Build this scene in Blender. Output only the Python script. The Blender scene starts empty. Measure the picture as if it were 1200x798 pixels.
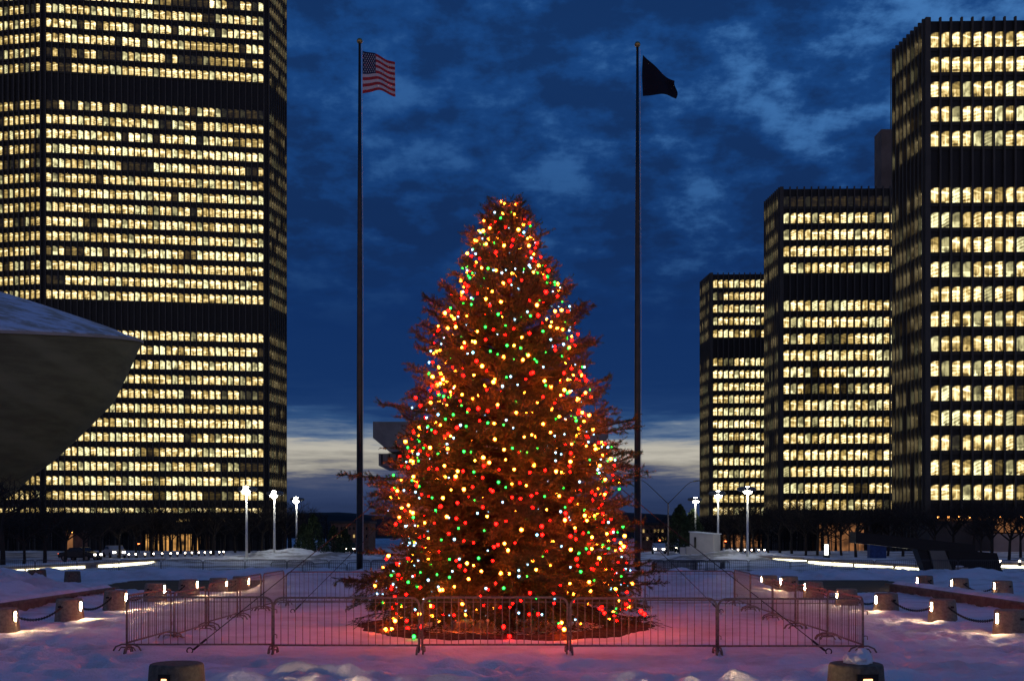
import bpy, math, random
import numpy as np
from mathutils import Vector, Matrix
R = math.radians
rnd = random.Random(7)
nr = np.random.default_rng(11)
S = bpy.context.scene
COL = S.collection
CAMZ = 2.45; F = 1400.0          # focal length in photograph pixels
def PX(x, Y): return (x-600.0)*Y/F
def PZ(y, Y): return CAMZ+(621.0-y)*Y/F

# ------------------------------------------------------------------ materials
def lin(c):
    return tuple(((v/255.0+0.055)/1.055)**2.4 if v/255.0 > 0.04045 else v/255.0/12.92 for v in c)
class N:
    """tiny helper for node trees"""
    def __init__(s, nt): s.nt = nt
    def n(s, t, **k):
        o = s.nt.nodes.new(t)
        for a, b in k.items():
            setattr(o, a, b)
        return o
    def l(s, a, b): s.nt.links.new(a, b)
    def val(s, sock, v):
        if hasattr(v, 'is_output'): s.l(v, sock)
        else: sock.default_value = v
    def math(s, op, a, b=0.0, c=0.0, clamp=False):
        o = s.n('ShaderNodeMath', operation=op); o.use_clamp = clamp
        s.val(o.inputs[0], a); s.val(o.inputs[1], b)
        if op in ('MULTIPLY_ADD', 'SMOOTH_MIN', 'COMPARE'): s.val(o.inputs[2], c)
        return o.outputs[0]
    def mix(s, f, a, b, typ='MIX'):
        o = s.n('ShaderNodeMix', data_type='RGBA', blend_type=typ)
        s.val(o.inputs[0], f); s.val(o.inputs[6], a); s.val(o.inputs[7], b)
        return o.outputs[2]
    def smooth(s, x, a, b):
        o = s.n('ShaderNodeMapRange', interpolation_type='SMOOTHSTEP')
        s.val(o.inputs[0], x); o.inputs[1].default_value = a; o.inputs[2].default_value = b
        return o.outputs[0]
    def noise(s, vec, scale, detail=3, rough=0.55, dim='3D'):
        o = s.n('ShaderNodeTexNoise', noise_dimensions=dim)
        if vec is not None: s.l(vec, o.inputs['Vector'])
        o.inputs['Scale'].default_value = scale; o.inputs['Detail'].default_value = detail
        o.inputs['Roughness'].default_value = rough
        return o.outputs['Fac']
def rgba(c): return (c[0], c[1], c[2], 1.0)
def mat(name, col, rough=0.7, metal=0.0, var=0.25, scale=3.0, bump=0.0, bscale=20.0, bdist=0.02, stretch=None, spec=0.3):
    m = bpy.data.materials.new(name); m.use_nodes = True
    nt = m.node_tree; g = N(nt); b = nt.nodes['Principled BSDF']
    tc = g.n('ShaderNodeTexCoord'); vec = tc.outputs['Object']
    if stretch:
        mp = g.n('ShaderNodeMapping'); mp.inputs['Scale'].default_value = stretch
        g.l(vec, mp.inputs[0]); vec = mp.outputs[0]
    nz = g.noise(vec, scale, 5, 0.6)
    d = tuple(v*(1-var) for v in col); u = tuple(min(1, v*(1+var)) for v in col)
    g.l(g.mix(g.smooth(nz, 0.3, 0.7), rgba(d), rgba(u)), b.inputs['Base Color'])
    b.inputs['Roughness'].default_value = rough; b.inputs['Metallic'].default_value = metal
    b.inputs['Specular IOR Level'].default_value = spec
    if bump:
        bp = g.n('ShaderNodeBump'); bp.inputs['Strength'].default_value = bump; bp.inputs['Distance'].default_value = bdist
        g.l(g.noise(vec, bscale, 4, 0.6), bp.inputs['Height']); g.l(bp.outputs[0], b.inputs['Normal'])
    return m
def emat(name, col, strength):
    m = bpy.data.materials.new(name); m.use_nodes = True
    b = m.node_tree.nodes['Principled BSDF']
    b.inputs['Base Color'].default_value = rgba([min(.8, c*.6) for c in col])
    b.inputs['Emission Color'].default_value = rgba(col); b.inputs['Emission Strength'].default_value = strength
    b.inputs['Roughness'].default_value = 0.3
    return m

M = {}
M['snow'] = mat('snow', (.80, .83, .88), .65, 0, .06, .8, .5, 9.0, .05)
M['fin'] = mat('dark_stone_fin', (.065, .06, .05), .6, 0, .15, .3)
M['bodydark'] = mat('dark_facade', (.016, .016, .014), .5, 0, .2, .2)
M['spandrel'] = mat('bronze_spandrel', (.035, .033, .024), .45, 0, .2, .5)
M['basewall'] = mat('tower_base_stone', (.05, .045, .04), .7, 0, .25, .15)
M['concrete'] = mat('shell_concrete', (.16, .14, .072), .8, 0, .18, .25, .25, 1.2, .1, (1, 1, 5))
def shell_bands():
    m = M['concrete']; nt = m.node_tree; g = N(nt); b = nt.nodes['Principled BSDF']
    src = b.inputs['Base Color'].links[0].from_socket
    tc = g.n('ShaderNodeTexCoord'); sp = g.n('ShaderNodeSeparateXYZ'); g.l(tc.outputs['Object'], sp.inputs[0])
    x, y, z = sp.outputs; x = g.math('ADD', x, 83.0)
    ph = g.math('MULTIPLY_ADD', z, .9, g.math('MULTIPLY', g.math('MULTIPLY', x, x), .012))
    nz = g.noise(tc.outputs['Object'], .06, 3)
    k = g.math('ADD', ph, g.math('MULTIPLY', nz, 4.0))
    f1 = g.smooth(g.math('SINE', k), .3, 1.0)
    c = g.mix(g.math('MULTIPLY', f1, .45), src, (.25, .22, .12, 1))
    g.l(c, b.inputs['Base Color'])
shell_bands()
M['stone'] = mat('pale_stone', (.40, .33, .28), .8, 0, .15, .2)
M['shaft'] = mat('weathered_stone_shaft', (.15, .125, .105), .8, 0, .2, .2)
M['bollard'] = mat('bollard_granite', (.24, .20, .145), .75, 0, .25, 14, .3, 60, .01)
M['bollard_dark'] = mat('bollard_granite_dark', (.11, .10, .075), .75, 0, .25, 14, .3, 60, .01)
M['granite'] = mat('granite_curb', (.15, .12, .09), .75, 0, .3, 3, .2, 30, .01)
M['black'] = mat('black_recess', (.01, .01, .01), .6)
M['chain'] = mat('dark_iron', (.02, .02, .02), .5, .6)
M['galv'] = mat('galvanised_steel', (.22, .18, .15), .5, .5, .3, 25, .2, 60, .004)
M['galvdark'] = mat('weathered_steel', (.07, .07, .07), .55, .5, .3, 25)
M['polemetal'] = mat('bronze_pole', (.07, .06, .05), .3, .8, .15, 2)
M['gold'] = mat('gilt_ball', (.5, .3, .1), .35, 1.0)
M['whitepole'] = mat('white_painted_pole', (.7, .7, .66), .4, 0, .06, 3)
M['asphalt'] = mat('wet_paving', (.030, .024, .019), .75, 0, .35, .9, .3, 12, .01)
M['bark'] = mat('bark', (.035, .028, .022), .9, 0, .3, 20)
M['trunk'] = mat('spruce_bark', (.07, .045, .03), .9, 0, .3, 15, .5, 30, .02)
M['mulch'] = mat('mulch', (.06, .035, .02), .95, 0, .5, 8, .8, 40, .05)
M['cable'] = mat('guy_cable', (.04, .035, .03), .5, .4)
M['wire'] = mat('green_wire', (.01, .03, .012), .6)
M['steelblack'] = mat('black_painted_steel', (.008, .008, .008), .45, 0, .2, 1)
M['steelgrey'] = mat('grey_steel_slab', (.16, .15, .12), .6, 0, .15, .6)
M['shed'] = mat('off_white_panels', (.55, .53, .48), .6, 0, .06, 1.2)
M['carpaint'] = mat('dark_car_paint', (.03, .03, .035), .25, .3, .1, 2)
M['carlight'] = mat('silver_car_paint', (.45, .45, .47), .3, .4, .1, 2)
M['glassdark'] = mat('dark_glass', (.01, .012, .015), .1, 0, .1, 2, spec=.6)
M['rubber'] = mat('rubber', (.015, .015, .015), .8)
M['brick'] = mat('brown_brick', (.17, .09, .06), .85, 0, .3, 1.5)
M['evergreen'] = mat('evergreen_leaves', (.03, .05, .02), .8, 0, .4, 3)
M['hill'] = mat('wooded_hill', (.007, .006, .005), .95, 0, .5, .05)
M['wood'] = mat('leafless_woods', (.018, .015, .013), .95, 0, .5, .3)
M['navy'] = mat('navy_flag_cloth', (.006, .007, .016), .85, 0, .2, 2)
M['blue'] = mat('blue_tarp', (.02, .05, .16), .6)
M['lampglass'] = mat('frosted_dish', (.12, .13, .13), .25)
E = {}
E['lamp'] = emat('lamp_bulb', (1.0, .96, .80), 70)
E['slot'] = emat('bollard_lamp', (1.0, .60, .30), 560)
E['slotdim'] = emat('bollard_lamp_low', (1.0, .42, .14), 5)
E['strip'] = emat('ledge_strip', (1.0, .95, .60), 6)
E['pathlamp'] = emat('path_lamp', (1.0, .80, .58), 24)
E['head'] = emat('headlight_glow', (1.0, .90, .72), 16)
E['redsig'] = emat('red_signal', (1.0, .12, .03), 14)
E['amber'] = emat('amber_signal', (1.0, .38, .08), 14)
E['lobby'] = None
E['pillar'] = emat('light_pillar_glow', (.95, 1.0, .80), 3.2)

def snow_detail():
    m = M['snow']; nt = m.node_tree; g = N(nt)
    b = nt.nodes['Principled BSDF']
    tc = g.n('ShaderNodeTexCoord')
    n1 = g.noise(tc.outputs['Object'], 1.6, 6, .62); n2 = g.noise(tc.outputs['Object'], 22, 3, .6)
    h = g.math('MULTIPLY_ADD', n2, .12, n1)
    n3 = g.noise(tc.outputs['Object'], .5, 6, .65)
    g.l(g.mix(g.smooth(n3, .40, .72), (.80, .82, .86, 1), (.56, .55, .56, 1)), b.inputs['Base Color'])
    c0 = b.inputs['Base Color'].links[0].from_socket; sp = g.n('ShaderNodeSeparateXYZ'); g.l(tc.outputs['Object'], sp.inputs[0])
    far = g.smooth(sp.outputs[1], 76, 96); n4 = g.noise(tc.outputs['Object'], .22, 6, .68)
    g.l(g.mix(g.math('MULTIPLY', far, g.smooth(n4, .46, .60)), c0, (.20, .19, .19, 1)), b.inputs['Base Color'])  # far snow: dirt, plus the dark between lamps painted in as patches
    bp = g.n('ShaderNodeBump'); bp.inputs['Strength'].default_value = .7; bp.inputs['Distance'].default_value = .18
    g.l(h, bp.inputs['Height']); g.l(bp.outputs[0], b.inputs['Normal'])
snow_detail()

def window_material():
    m = bpy.data.materials.new('lit_window'); m.use_nodes = True
    nt = m.node_tree; g = N(nt); b = nt.nodes['Principled BSDF']
    at = g.n('ShaderNodeAttribute', attribute_name='win')
    sep = g.n('ShaderNodeSeparateColor'); g.l(at.outputs['Color'], sep.inputs[0])
    lvl, r1, r2 = sep.outputs[0], sep.outputs[1], sep.outputs[2]
    uv = g.n('ShaderNodeUVMap', uv_map='UVMap')
    s = g.n('ShaderNodeSeparateXYZ'); g.l(uv.outputs[0], s.inputs[0]); u, v = s.outputs[0], s.outputs[1]
    cmb = g.n('ShaderNodeCombineXYZ')
    g.l(g.math('MULTIPLY_ADD', r1, 91.0, g.math('MULTIPLY', u, 1.6)), cmb.inputs[0])
    g.l(g.math('MULTIPLY_ADD', r2, 57.0, g.math('MULTIPLY', v, 2.2)), cmb.inputs[1])
    nz = g.noise(cmb.outputs[0], .8, 2, .5)
    # blinds and ceiling lamps as slanted streaks in some rooms
    ph = g.math('MULTIPLY_ADD', v, 27.0, g.math('MULTIPLY', u, g.math('MULTIPLY_ADD', r1, 9.0, -9.0)))
    st = g.smooth(g.math('SINE', g.math('MULTIPLY_ADD', nz, 5.0, ph)), .2, .9)
    st = g.math('MULTIPLY', st, g.smooth(r2, .55, .8))
    base = g.math('MULTIPLY_ADD', g.smooth(nz, .32, .64), .65, .34)
    # desks and cabinets along the sill
    desk = g.math('MULTIPLY', g.smooth(v, .34, .10), g.smooth(nz, .50, .40))
    base = g.math('MULTIPLY', base, g.math('MULTIPLY_ADD', desk, -.75, 1.0))
    # curtain edge
    cur = g.smooth(g.math('ABSOLUTE', g.math('SUBTRACT', u, g.math('MULTIPLY_ADD', r1, .7, .15))), .10, .03)
    base = g.math('MULTIPLY_ADD', cur, .35, base)
    uu = g.math('ADD', g.math('MULTIPLY', u, at.outputs['Alpha']), g.math('MULTIPLY', g.math('SUBTRACT', 1.0, u), g.math('SUBTRACT', 1.0, at.outputs['Alpha'])))
    # ceiling lamp seen through the top of the glass, and half drawn blinds
    cl = g.smooth(g.math('ABSOLUTE', g.math('ADD', g.math('SUBTRACT', v, .62), g.math('MULTIPLY', uu, g.math('MULTIPLY_ADD', r1, .5, -.45)))), .11, .02)
    base = g.math('MULTIPLY_ADD', g.math('MULTIPLY', cl, g.smooth(r1, .25, .5)), .9, base)
    bl = g.math('MULTIPLY', g.smooth(g.math('SUBTRACT', v, g.math('MULTIPLY_ADD', r1, .6, .25)), .0, .05), g.math('LESS_THAN', r2, .28))
    base = g.math('MULTIPLY', base, g.math('MULTIPLY_ADD', bl, -.55, 1.0))
    top = g.smooth(g.math('MULTIPLY_ADD', uu, -.35, g.math('SUBTRACT', 1.22, v)), .0, .16)
    edge = g.math('MULTIPLY', g.smooth(u, .0, .10), g.smooth(u, 1.0, .90))
    base = g.math('MULTIPLY', g.math('MULTIPLY_ADD', st, .55, base), g.math('MULTIPLY', edge, top))
    br = g.math('MULTIPLY', base, lvl)
    col = g.mix(g.smooth(br, .35, 1.45), (.82, .56, .16, 1), (1.0, .82, .44, 1))
    col = g.mix(g.math('MULTIPLY', g.math('LESS_THAN', r1, .25), .5), col, (.72, .80, .46, 1))
    g.l(col, b.inputs['Emission Color'])
    g.l(g.math('MULTIPLY', br, 1.35), b.inputs['Emission Strength'])
    b.inputs['Base Color'].default_value = (.012, .013, .012, 1); b.inputs['Roughness'].default_value = .25
    return m
M['window'] = window_material()
def lobby_material(name, c, k):
    m = bpy.data.materials.new(name); m.use_nodes = True
    nt = m.node_tree; g = N(nt); b = nt.nodes['Principled BSDF']
    tc = g.n('ShaderNodeTexCoord')
    s = g.n('ShaderNodeSeparateXYZ'); g.l(tc.outputs['Object'], s.inputs[0])
    nz = g.noise(tc.outputs['Object'], .35, 3)
    wv = g.smooth(g.math('SINE', g.math('MULTIPLY', s.outputs[0], 3.0)), -.97, -.85)
    b.inputs['Emission Color'].default_value = rgba(c)
    g.l(g.math('MULTIPLY', g.math('MULTIPLY', g.smooth(nz, .25, .7), k), wv), b.inputs['Emission Strength'])
    b.inputs['Base Color'].default_value = (.1, .06, .03, 1)
    return m
M['lobby'] = lobby_material('lobby_interior_glow', (1.0, .48, .12), .85)
M['lobbybrown'] = lobby_material('dim_lobby_glow', (1.0, .40, .13), .34)
M['winyellow'] = emat('small_lit_window', (1.0, .66, .22), .55)

# ------------------------------------------------------------------ mesh helpers
class MB:
    def __init__(s): s.v = []; s.f = []; s.m = []
    def quad(s, a, b, c, d, mi=0):
        n = len(s.v); s.v += [tuple(a), tuple(b), tuple(c), tuple(d)]; s.f.append((n, n+1, n+2, n+3)); s.m.append(mi)
    def box(s, x0, y0, z0, x1, y1, z1, mi=0, T=None):
        p = [(x0,y0,z0),(x1,y0,z0),(x1,y1,z0),(x0,y1,z0),(x0,y0,z1),(x1,y0,z1),(x1,y1,z1),(x0,y1,z1)]
        if T is not None: p = [tuple(T @ Vector(q)) for q in p]
        n = len(s.v); s.v += p
        for q in ((3,2,1,0),(4,5,6,7),(0,1,5,4),(1,2,6,5),(2,3,7,6),(3,0,4,7)):
            s.f.append(tuple(n+i for i in q)); s.m.append(mi)
        return s
    def prism(s, poly, z0, z1, mi=0, top_scale=None):
        """poly is a counter-clockwise list of (x, y)"""
        n = len(s.v); k = len(poly)
        s.v += [(x, y, z0) for x, y in poly] + [(x, y, z1) for x, y in poly]
        s.f.append(tuple(n+k-1-i for i in range(k))); s.m.append(mi)
        s.f.append(tuple(n+k+i for i in range(k))); s.m.append(mi)
        for i in range(k):
            j = (i+1) % k
            s.f.append((n+i, n+j, n+k+j, n+k+i)); s.m.append(mi)
        return s
    def prism_xz(s, poly, y0, y1, mi=0):
        n = len(s.v); k = len(poly)
        s.v += [(x, y0, z) for x, z in poly] + [(x, y1, z) for x, z in poly]
        s.f.append(tuple(n+i for i in range(k))); s.m.append(mi)
        s.f.append(tuple(n+k+k-1-i for i in range(k))); s.m.append(mi)
        for i in range(k):
            j = (i+1) % k
            s.f.append((n+j, n+i, n+k+i, n+k+j)); s.m.append(mi)
        return s
    def tube(s, pts, rad, seg=6, mi=0, cap=True):
        pts = [Vector(p) for p in pts]
        if not hasattr(rad, '__len__'): rad = [rad]*len(pts)
        rings = []
        prev = None
        for i, p in enumerate(pts):
            d = (pts[min(i+1, len(pts)-1)]-pts[max(i-1, 0)]).normalized()
            if prev is None:
                a = Vector((0, 0, 1)) if abs(d.z) < .9 else Vector((1, 0, 0))
                u = d.cross(a).normalized()
            else:
                u = (prev - d*prev.dot(d)).normalized()
            prev = u; w = d.cross(u)
            n = len(s.v)
            for k in range(seg):
                t = 2*math.pi*k/seg
                s.v.append(tuple(p+(u*math.cos(t)+w*math.sin(t))*rad[i]))
            rings.append(n)
        for a, b in zip(rings, rings[1:]):
            for k in range(seg):
                j = (k+1) % seg
                s.f.append((a+k, a+j, b+j, b+k)); s.m.append(mi)
        if cap:
            s.f.append(tuple(rings[0]+seg-1-k for k in range(seg))); s.m.append(mi)
            s.f.append(tuple(rings[-1]+k for k in range(seg))); s.m.append(mi)
        return s
    def lathe(s, prof, seg=24, mi=0, cx=0, cy=0, sx=1, sy=1):
        rings = []
        for r, z in prof:
            n = len(s.v); rings.append(n)
            for k in range(seg):
                t = 2*math.pi*k/seg
                s.v.append((cx+r*sx*math.cos(t), cy+r*sy*math.sin(t), z))
        for a, b in zip(rings, rings[1:]):
            for k in range(seg):
                j = (k+1) % seg
                s.f.append((a+k, a+j, b+j, b+k)); s.m.append(mi)
        s.f.append(tuple(rings[0]+seg-1-k for k in range(seg))); s.m.append(mi)
        s.f.append(tuple(rings[-1]+k for k in range(seg))); s.m.append(mi)
        return s
    def mesh(s, name, mats, smooth=False):
        me = bpy.data.meshes.new(name); me.from_pydata(s.v, [], s.f)
        if not isinstance(mats, (list, tuple)): mats = [mats]
        for m in mats: me.materials.append(m)
        if len(mats) > 1: me.polygons.foreach_set('material_index', s.m)
        if smooth: me.polygons.foreach_set('use_smooth', [True]*len(me.polygons))
        me.update()
        return me
def obj(name, me, parent=None, loc=None, rot=None):
    o = bpy.data.objects.new(name, me); COL.objects.link(o)
    if parent is not None: o.parent = parent
    if loc is not None: o.location = loc
    if rot is not None: o.rotation_euler = rot
    return o
def build(name, mb, mats, parent=None, smooth=False, loc=None, rot=None):
    return obj(name, mb.mesh(name, mats, smooth), parent, loc, rot)
def bevel(o, w=.02, seg=2):
    b = o.modifiers.new('bevel', 'BEVEL'); b.width = w; b.segments = seg; b.limit_method = 'ANGLE'
    return o
def tag(o, label=None, cat=None, group=None, kind=None):
    if label: o['label'] = label
    if cat: o['category'] = cat
    if group: o['group'] = group
    if kind: o['kind'] = kind
    return o
def empty(name, loc=(0,0,0), rz=0, label=None, cat=None, group=None):
    o = bpy.data.objects.new(name, None); COL.objects.link(o)
    o.location = loc; o.rotation_euler = (0, 0, rz); o.empty_display_size = .2
    return tag(o, label, cat, group)
def copy_tree(o, parent=None):
    c = o.copy(); COL.objects.link(c)
    if parent is not None: c.parent = parent
    for ch in list(o.children): copy_tree(ch, c)
    return c
used_proto = set()
def place(proto, loc, rz=0, label=None, group=None, scale=None):
    if proto.name not in used_proto:
        used_proto.add(proto.name); o = proto
    else: o = copy_tree(proto)
    o.location = loc; o.rotation_euler = (0, 0, rz)
    if label: o['label'] = label
    if group: o['group'] = group
    if scale: o.scale = scale if hasattr(scale, '__len__') else (scale,)*3
    return o
ORD = ['first','second','third','fourth','fifth','sixth','seventh','eighth','ninth','tenth','eleventh','twelfth',
       'thirteenth','fourteenth','fifteenth','sixteenth','seventeenth','eighteenth','nineteenth','twentieth',
       'twenty-first','twenty-second','twenty-third','twenty-fourth']

# ------------------------------------------------------------------ terrain
def hsh(ix, iy, s):
    n = (ix.astype(np.int64)*374761393 + iy.astype(np.int64)*668265263 + s*974634777) & 0x7fffffff
    n = ((n ^ (n >> 13))*1274126177) & 0x7fffffff
    return ((n ^ (n >> 16)) & 0xffff)/65535.0
def vnoise(x, y, s=0):
    ix = np.floor(x); iy = np.floor(y); fx = x-ix; fy = y-iy
    fx = fx*fx*(3-2*fx); fy = fy*fy*(3-2*fy)
    a = hsh(ix, iy, s); b = hsh(ix+1, iy, s); c = hsh(ix, iy+1, s); d = hsh(ix+1, iy+1, s)
    return (a*(1-fx)+b*fx)*(1-fy)+(c*(1-fx)+d*fx)*fy
def fbm(x, y, o=4, s=0):
    t = 0; a = .5; n = 0
    for k in range(o):
        t = t+a*vnoise(x, y, s+k*17); n += a; x = x*2.03+3.1; y = y*2.03+1.7; a *= .5
    return t/n-.5
def sst(x, a, b):
    t = np.clip((x-a)/(b-a), 0, 1); return t*t*(3-2*t)
def gauss(x, y, cx, cy, sx, sy): return np.exp(-((x-cx)/sx)**2-((y-cy)/sy)**2)
foot = [(rnd.uniform(-1.6, 1.5), rnd.uniform(20.6, 22.6)) for _ in range(70)] + [(rnd.uniform(6.8, 11.3), rnd.uniform(21, 34)) for _ in range(170)] \
     + [(rnd.uniform(-11.5, -7.5), rnd.uniform(20, 34)) for _ in range(150)] + [(rnd.uniform(-8, 8), rnd.uniform(19.4, 23)) for _ in range(26)]
def ground(x, y):
    x = np.asarray(x, float); y = np.asarray(y, float)
    z = -.75*sst(y, 58, 80) - 2.5*sst(y, 170, 300)
    near = 1-sst(y, 56, 75)
    z = z + near*(fbm(x*.35, y*.35, 4, 1)*.16 + fbm(x*.9, y*1.6, 5, 5)*.17)
    z = z + (1-near)*(fbm(x*.12, y*.12, 4, 9)*.35 + fbm(x*.7, y*.7, 4, 10)*.18)*(1-sst(y, 200, 400))
    inside = sst(x, -7.6, -6.6)*(1-sst(x, 6.6, 7.6))*sst(y, 22.5, 24)*(1-sst(y, 38, 40))
    z = z + near*sst(np.abs(x), 7.6, 8.6)*(.05*np.abs(fbm(x*.45+y*.25, y*2.6, 4, 61))*2.4)
    z = z - inside*near*(fbm(x*.35, y*.35, 4, 1)*.10 + fbm(x*.9, y*1.6, 5, 5)*.10)
    # ploughed lumps at the front edge
    fr = 1-sst(y, 19.5, 21.2)
    z = z + fr*(np.abs(fbm(x*1.1, y*1.3, 4, 21))*.75 - .05)
    # ploughed bank behind the paved strip
    bank = sst(y, 58.5, 60.5)*(1-sst(y, 64, 69))*(1-.5*sst(np.abs(x), 30, 50))
    z = z + bank*(.34 + .75*fbm(x*.8, y*.9, 5, 31))
    z = z + gauss(x, y, -9, 52, 3.6, 4)*(.55+fbm(x, y, 3, 40)*.3) + gauss(x, y, 8.5, 51, 2.6, 4)*(.55+fbm(x, y, 3, 41)*.3)
    # snow heaps on and behind the stone benches
    z = z + gauss(x, y, -19.5, 43, 3.6, 4.5)*(.62+fbm(x*1.5, y*1.5, 5, 50)*1.2+np.abs(fbm(x*3.5, y*3.5, 4, 52))*1.1) + gauss(x, y, -17.0, 39.5, 2.0, 3.0)*.35
    z = z + gauss(x, y, 21.6, 44, 2.2, 8)*(.40+fbm(x*1.5, y*1.5, 4, 51)*.5)
    # mounds round the lamp posts
    for cx, cy, h in ((-29.2, 132, .5), (-29, 146, .9), (-26, 143, 1.0), (-20, 132, .9), (20, 128, .7), (24, 132, .8), (27.5, 132, .8), (-34, 118, .5)):
        z = z + gauss(x, y, cx, cy, 4.5, 5)*h*(.62+1.1*fbm(x*.5, y*.5, 4, int(cx+60)))
    # bare paving patches are cleared
    cl = sst(np.abs(x), 10.2, 10.9)*(1-sst(np.abs(x), 17.8, 18.6))*sst(y, 46.5, 47.5)*(1-sst(y, 58, 59))
    z = z*(1-cl) + cl*(-.05)
    z = z + near*(1-inside*.5)*(np.abs(fbm(x*1.9, y*2.4, 4, 81))*.16 - .02)
    # trodden path to the fence on the right
    z = z - .05*gauss(x, 0*y, 9.3, 0, .8, 1)*near
    return z
def gz(x, y): return float(ground(np.array([x]), np.array([y]))[0])

def make_ground():
    xs = list(np.arange(-13, 13.001, .085)); d = .1; x = 13.0
    while x < 3000:
        d *= 1.008 if x < 26 else 1.045; x += d; xs.append(x)
    x = -13.0; d = .1; left = []
    while x > -3000:
        d *= 1.008 if x > -26 else 1.045; x -= d; left.append(x)
    xs = np.array(left[::-1]+xs)
    ys = [-40., -10., 0., 8., 12., 14., 15.5]; y = 16.2; d = .085
    while y < 6000:
        ys.append(y); y += d
        if y > 30: d *= 1.0065
        if y > 70: d *= 1.02
    ys = np.array(ys)
    X, Y = np.meshgrid(xs, ys); Z = ground(X, Y)
    for fx, fy in foot:
        i0, i1 = np.searchsorted(xs, (fx-.6, fx+.6)); j0, j1 = np.searchsorted(ys, (fy-.8, fy+.8)); w = rnd.uniform(.8, 1.3)
        g_ = gauss(X[j0:j1, i0:i1], Y[j0:j1, i0:i1], fx, fy, .14*w, .22*w); Z[j0:j1, i0:i1] += -.12*g_ + .035*gauss(X[j0:j1, i0:i1], Y[j0:j1, i0:i1], fx+.15, fy+.3, .2, .16)
    nx, ny = len(xs), len(ys)
    co = np.stack([X, Y, Z], -1).reshape(-1, 3)
    i = np.arange((nx-1)*(ny-1)); r = i//(nx-1); c = i % (nx-1); a = r*nx+c
    fc = np.stack([a, a+1, a+nx+1, a+nx], -1)
    me = bpy.data.meshes.new('snow_ground')
    me.vertices.add(len(co)); me.vertices.foreach_set('co', co.ravel())
    me.loops.add(fc.size); me.loops.foreach_set('vertex_index', fc.ravel())
    me.polygons.add(len(fc)); me.polygons.foreach_set('loop_start', np.arange(len(fc))*4)
    me.polygons.foreach_set('use_smooth', np.ones(len(fc), bool))
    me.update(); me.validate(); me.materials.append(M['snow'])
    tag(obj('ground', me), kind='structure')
    print('ground verts', len(co))
make_ground()
for sx in (-1, 1):
    m = MB(); m.box(min(sx*10.4, sx*18.4), 46.8, -.2, max(sx*10.4, sx*18.4), 58.6, .004)
    tag(build('pavement', m, M['asphalt']), kind='structure')

# ------------------------------------------------------------------ towers
def winmesh(name, wins):
    """wins: list of (corners, level, r1, r2)"""
    v = []; f = []; uv = []; ca = []
    for q, lv, a, b in wins:
        n = len(v); v += [tuple(p) for p in q]; f.append((n, n+1, n+2, n+3))
        uv += [0,0, 1,0, 1,1, 0,1]; ca += [lv, a, b, 1.0 if q[0][0] < 0 else 0.0]*4
    me = bpy.data.meshes.new(name); me.from_pydata(v, [], f)
    l = me.uv_layers.new(name='UVMap'); l.data.foreach_set('uv', uv)
    c = me.color_attributes.new('win', 'FLOAT_COLOR', 'CORNER'); c.data.foreach_set('color', ca)
    me.materials.append(M['window']); me.update()
    return me
def facade(p0, p1, ncol, margin, rows, top, base, fins, bands, wins, level, wh=2.35, ww=1.34, depth=.55, finw=.30):
    """p0 -> p1 runs left to right as seen from outside; outward normal is to the right-hand side of travel"""
    p0 = Vector((p0[0], p0[1], 0)); p1 = Vector((p1[0], p1[1], 0))
    d = (p1-p0); L = d.length; d.normalize(); n = Vector((d.y, -d.x, 0))
    T = Matrix(((d.x, n.x, 0, p0.x), (d.y, n.y, 0, p0.y), (0, 0, 1, 0), (0, 0, 0, 1)))
    pitch = (L-2*margin)/ncol
    for i in range(ncol+1):
        x = margin+i*pitch
        fins.box(x-finw/2, 0, base, x+finw/2, depth, top+.45, 0, T)
    for ri, (zc, h) in enumerate(rows):
        # spandrel ledges above and below the glass, proud of the wall
        bands.box(margin, .02, zc-h/2-.62, L-margin, .16, zc-h/2-.04, 0, T)
        for i in range(ncol):
            x = margin+(i+.5)*pitch; w = min(ww, pitch-finw-.03)
            lv = level(ri, i)
            a = T @ Vector((x-w/2, .06, zc-h/2)); b = T @ Vector((x+w/2, .06, zc-h/2))
            c = T @ Vector((x+w/2, .06, zc+h/2)); e = T @ Vector((x-w/2, .06, zc+h/2))
            wins.append(([a, b, c, e], lv, rnd.random(), rnd.random()))
def split_windows(root, wins):
    def key(w):
        c = w[0][0]; dx = c.x*F/c.y+600; dy = 621-(c.z-CAMZ)*F/c.y
        ok = 2 < dx < 1190 and 4 < dy < 590
        return (0 if ok else 1, c.length)
    order = sorted(wins, key=key)
    for w in order[:100]:
        obj('window', winmesh('window', [w]), root)
    if len(order) > 100:
        tag(obj('window', winmesh('window_rest', order[100:]), root), kind='stuff')
def runlevel(ncol, pdark, seed, table=None, hard=None):
    q = random.Random(seed); cache = {}
    def lv(ri, i):
        if ri not in cache:
            a = []; st = 1; k = q.uniform(.88, 1.12)
            p = pdark*(q.random() < .75)*q.uniform(.3, 2.2)
            for _ in range(ncol+2):
                if st == 1 and q.random() < p: st = 0
                elif st == 0 and q.random() < .5: st = 1
                if st: a.append(k*q.choice((1, 1, 1, .92, 1.1, 1.05, .8, .5 if q.random() < .5 else 1)))
                else: a.append(q.choice((.03, .03, .05, .12, .25)))
            if table and ri in table:
                a = [k*q.uniform(.85, 1.15)]*(ncol+2)
                a = [v*q.uniform(.85, 1.15) for v in a]
                for c0, c1, val in table[ri]:
                    for c in range(c0, c1+1): a[c] = val*q.uniform(.7, 1.2)
            cache[ri] = a
        return cache[ri][i]
    return lv

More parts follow.
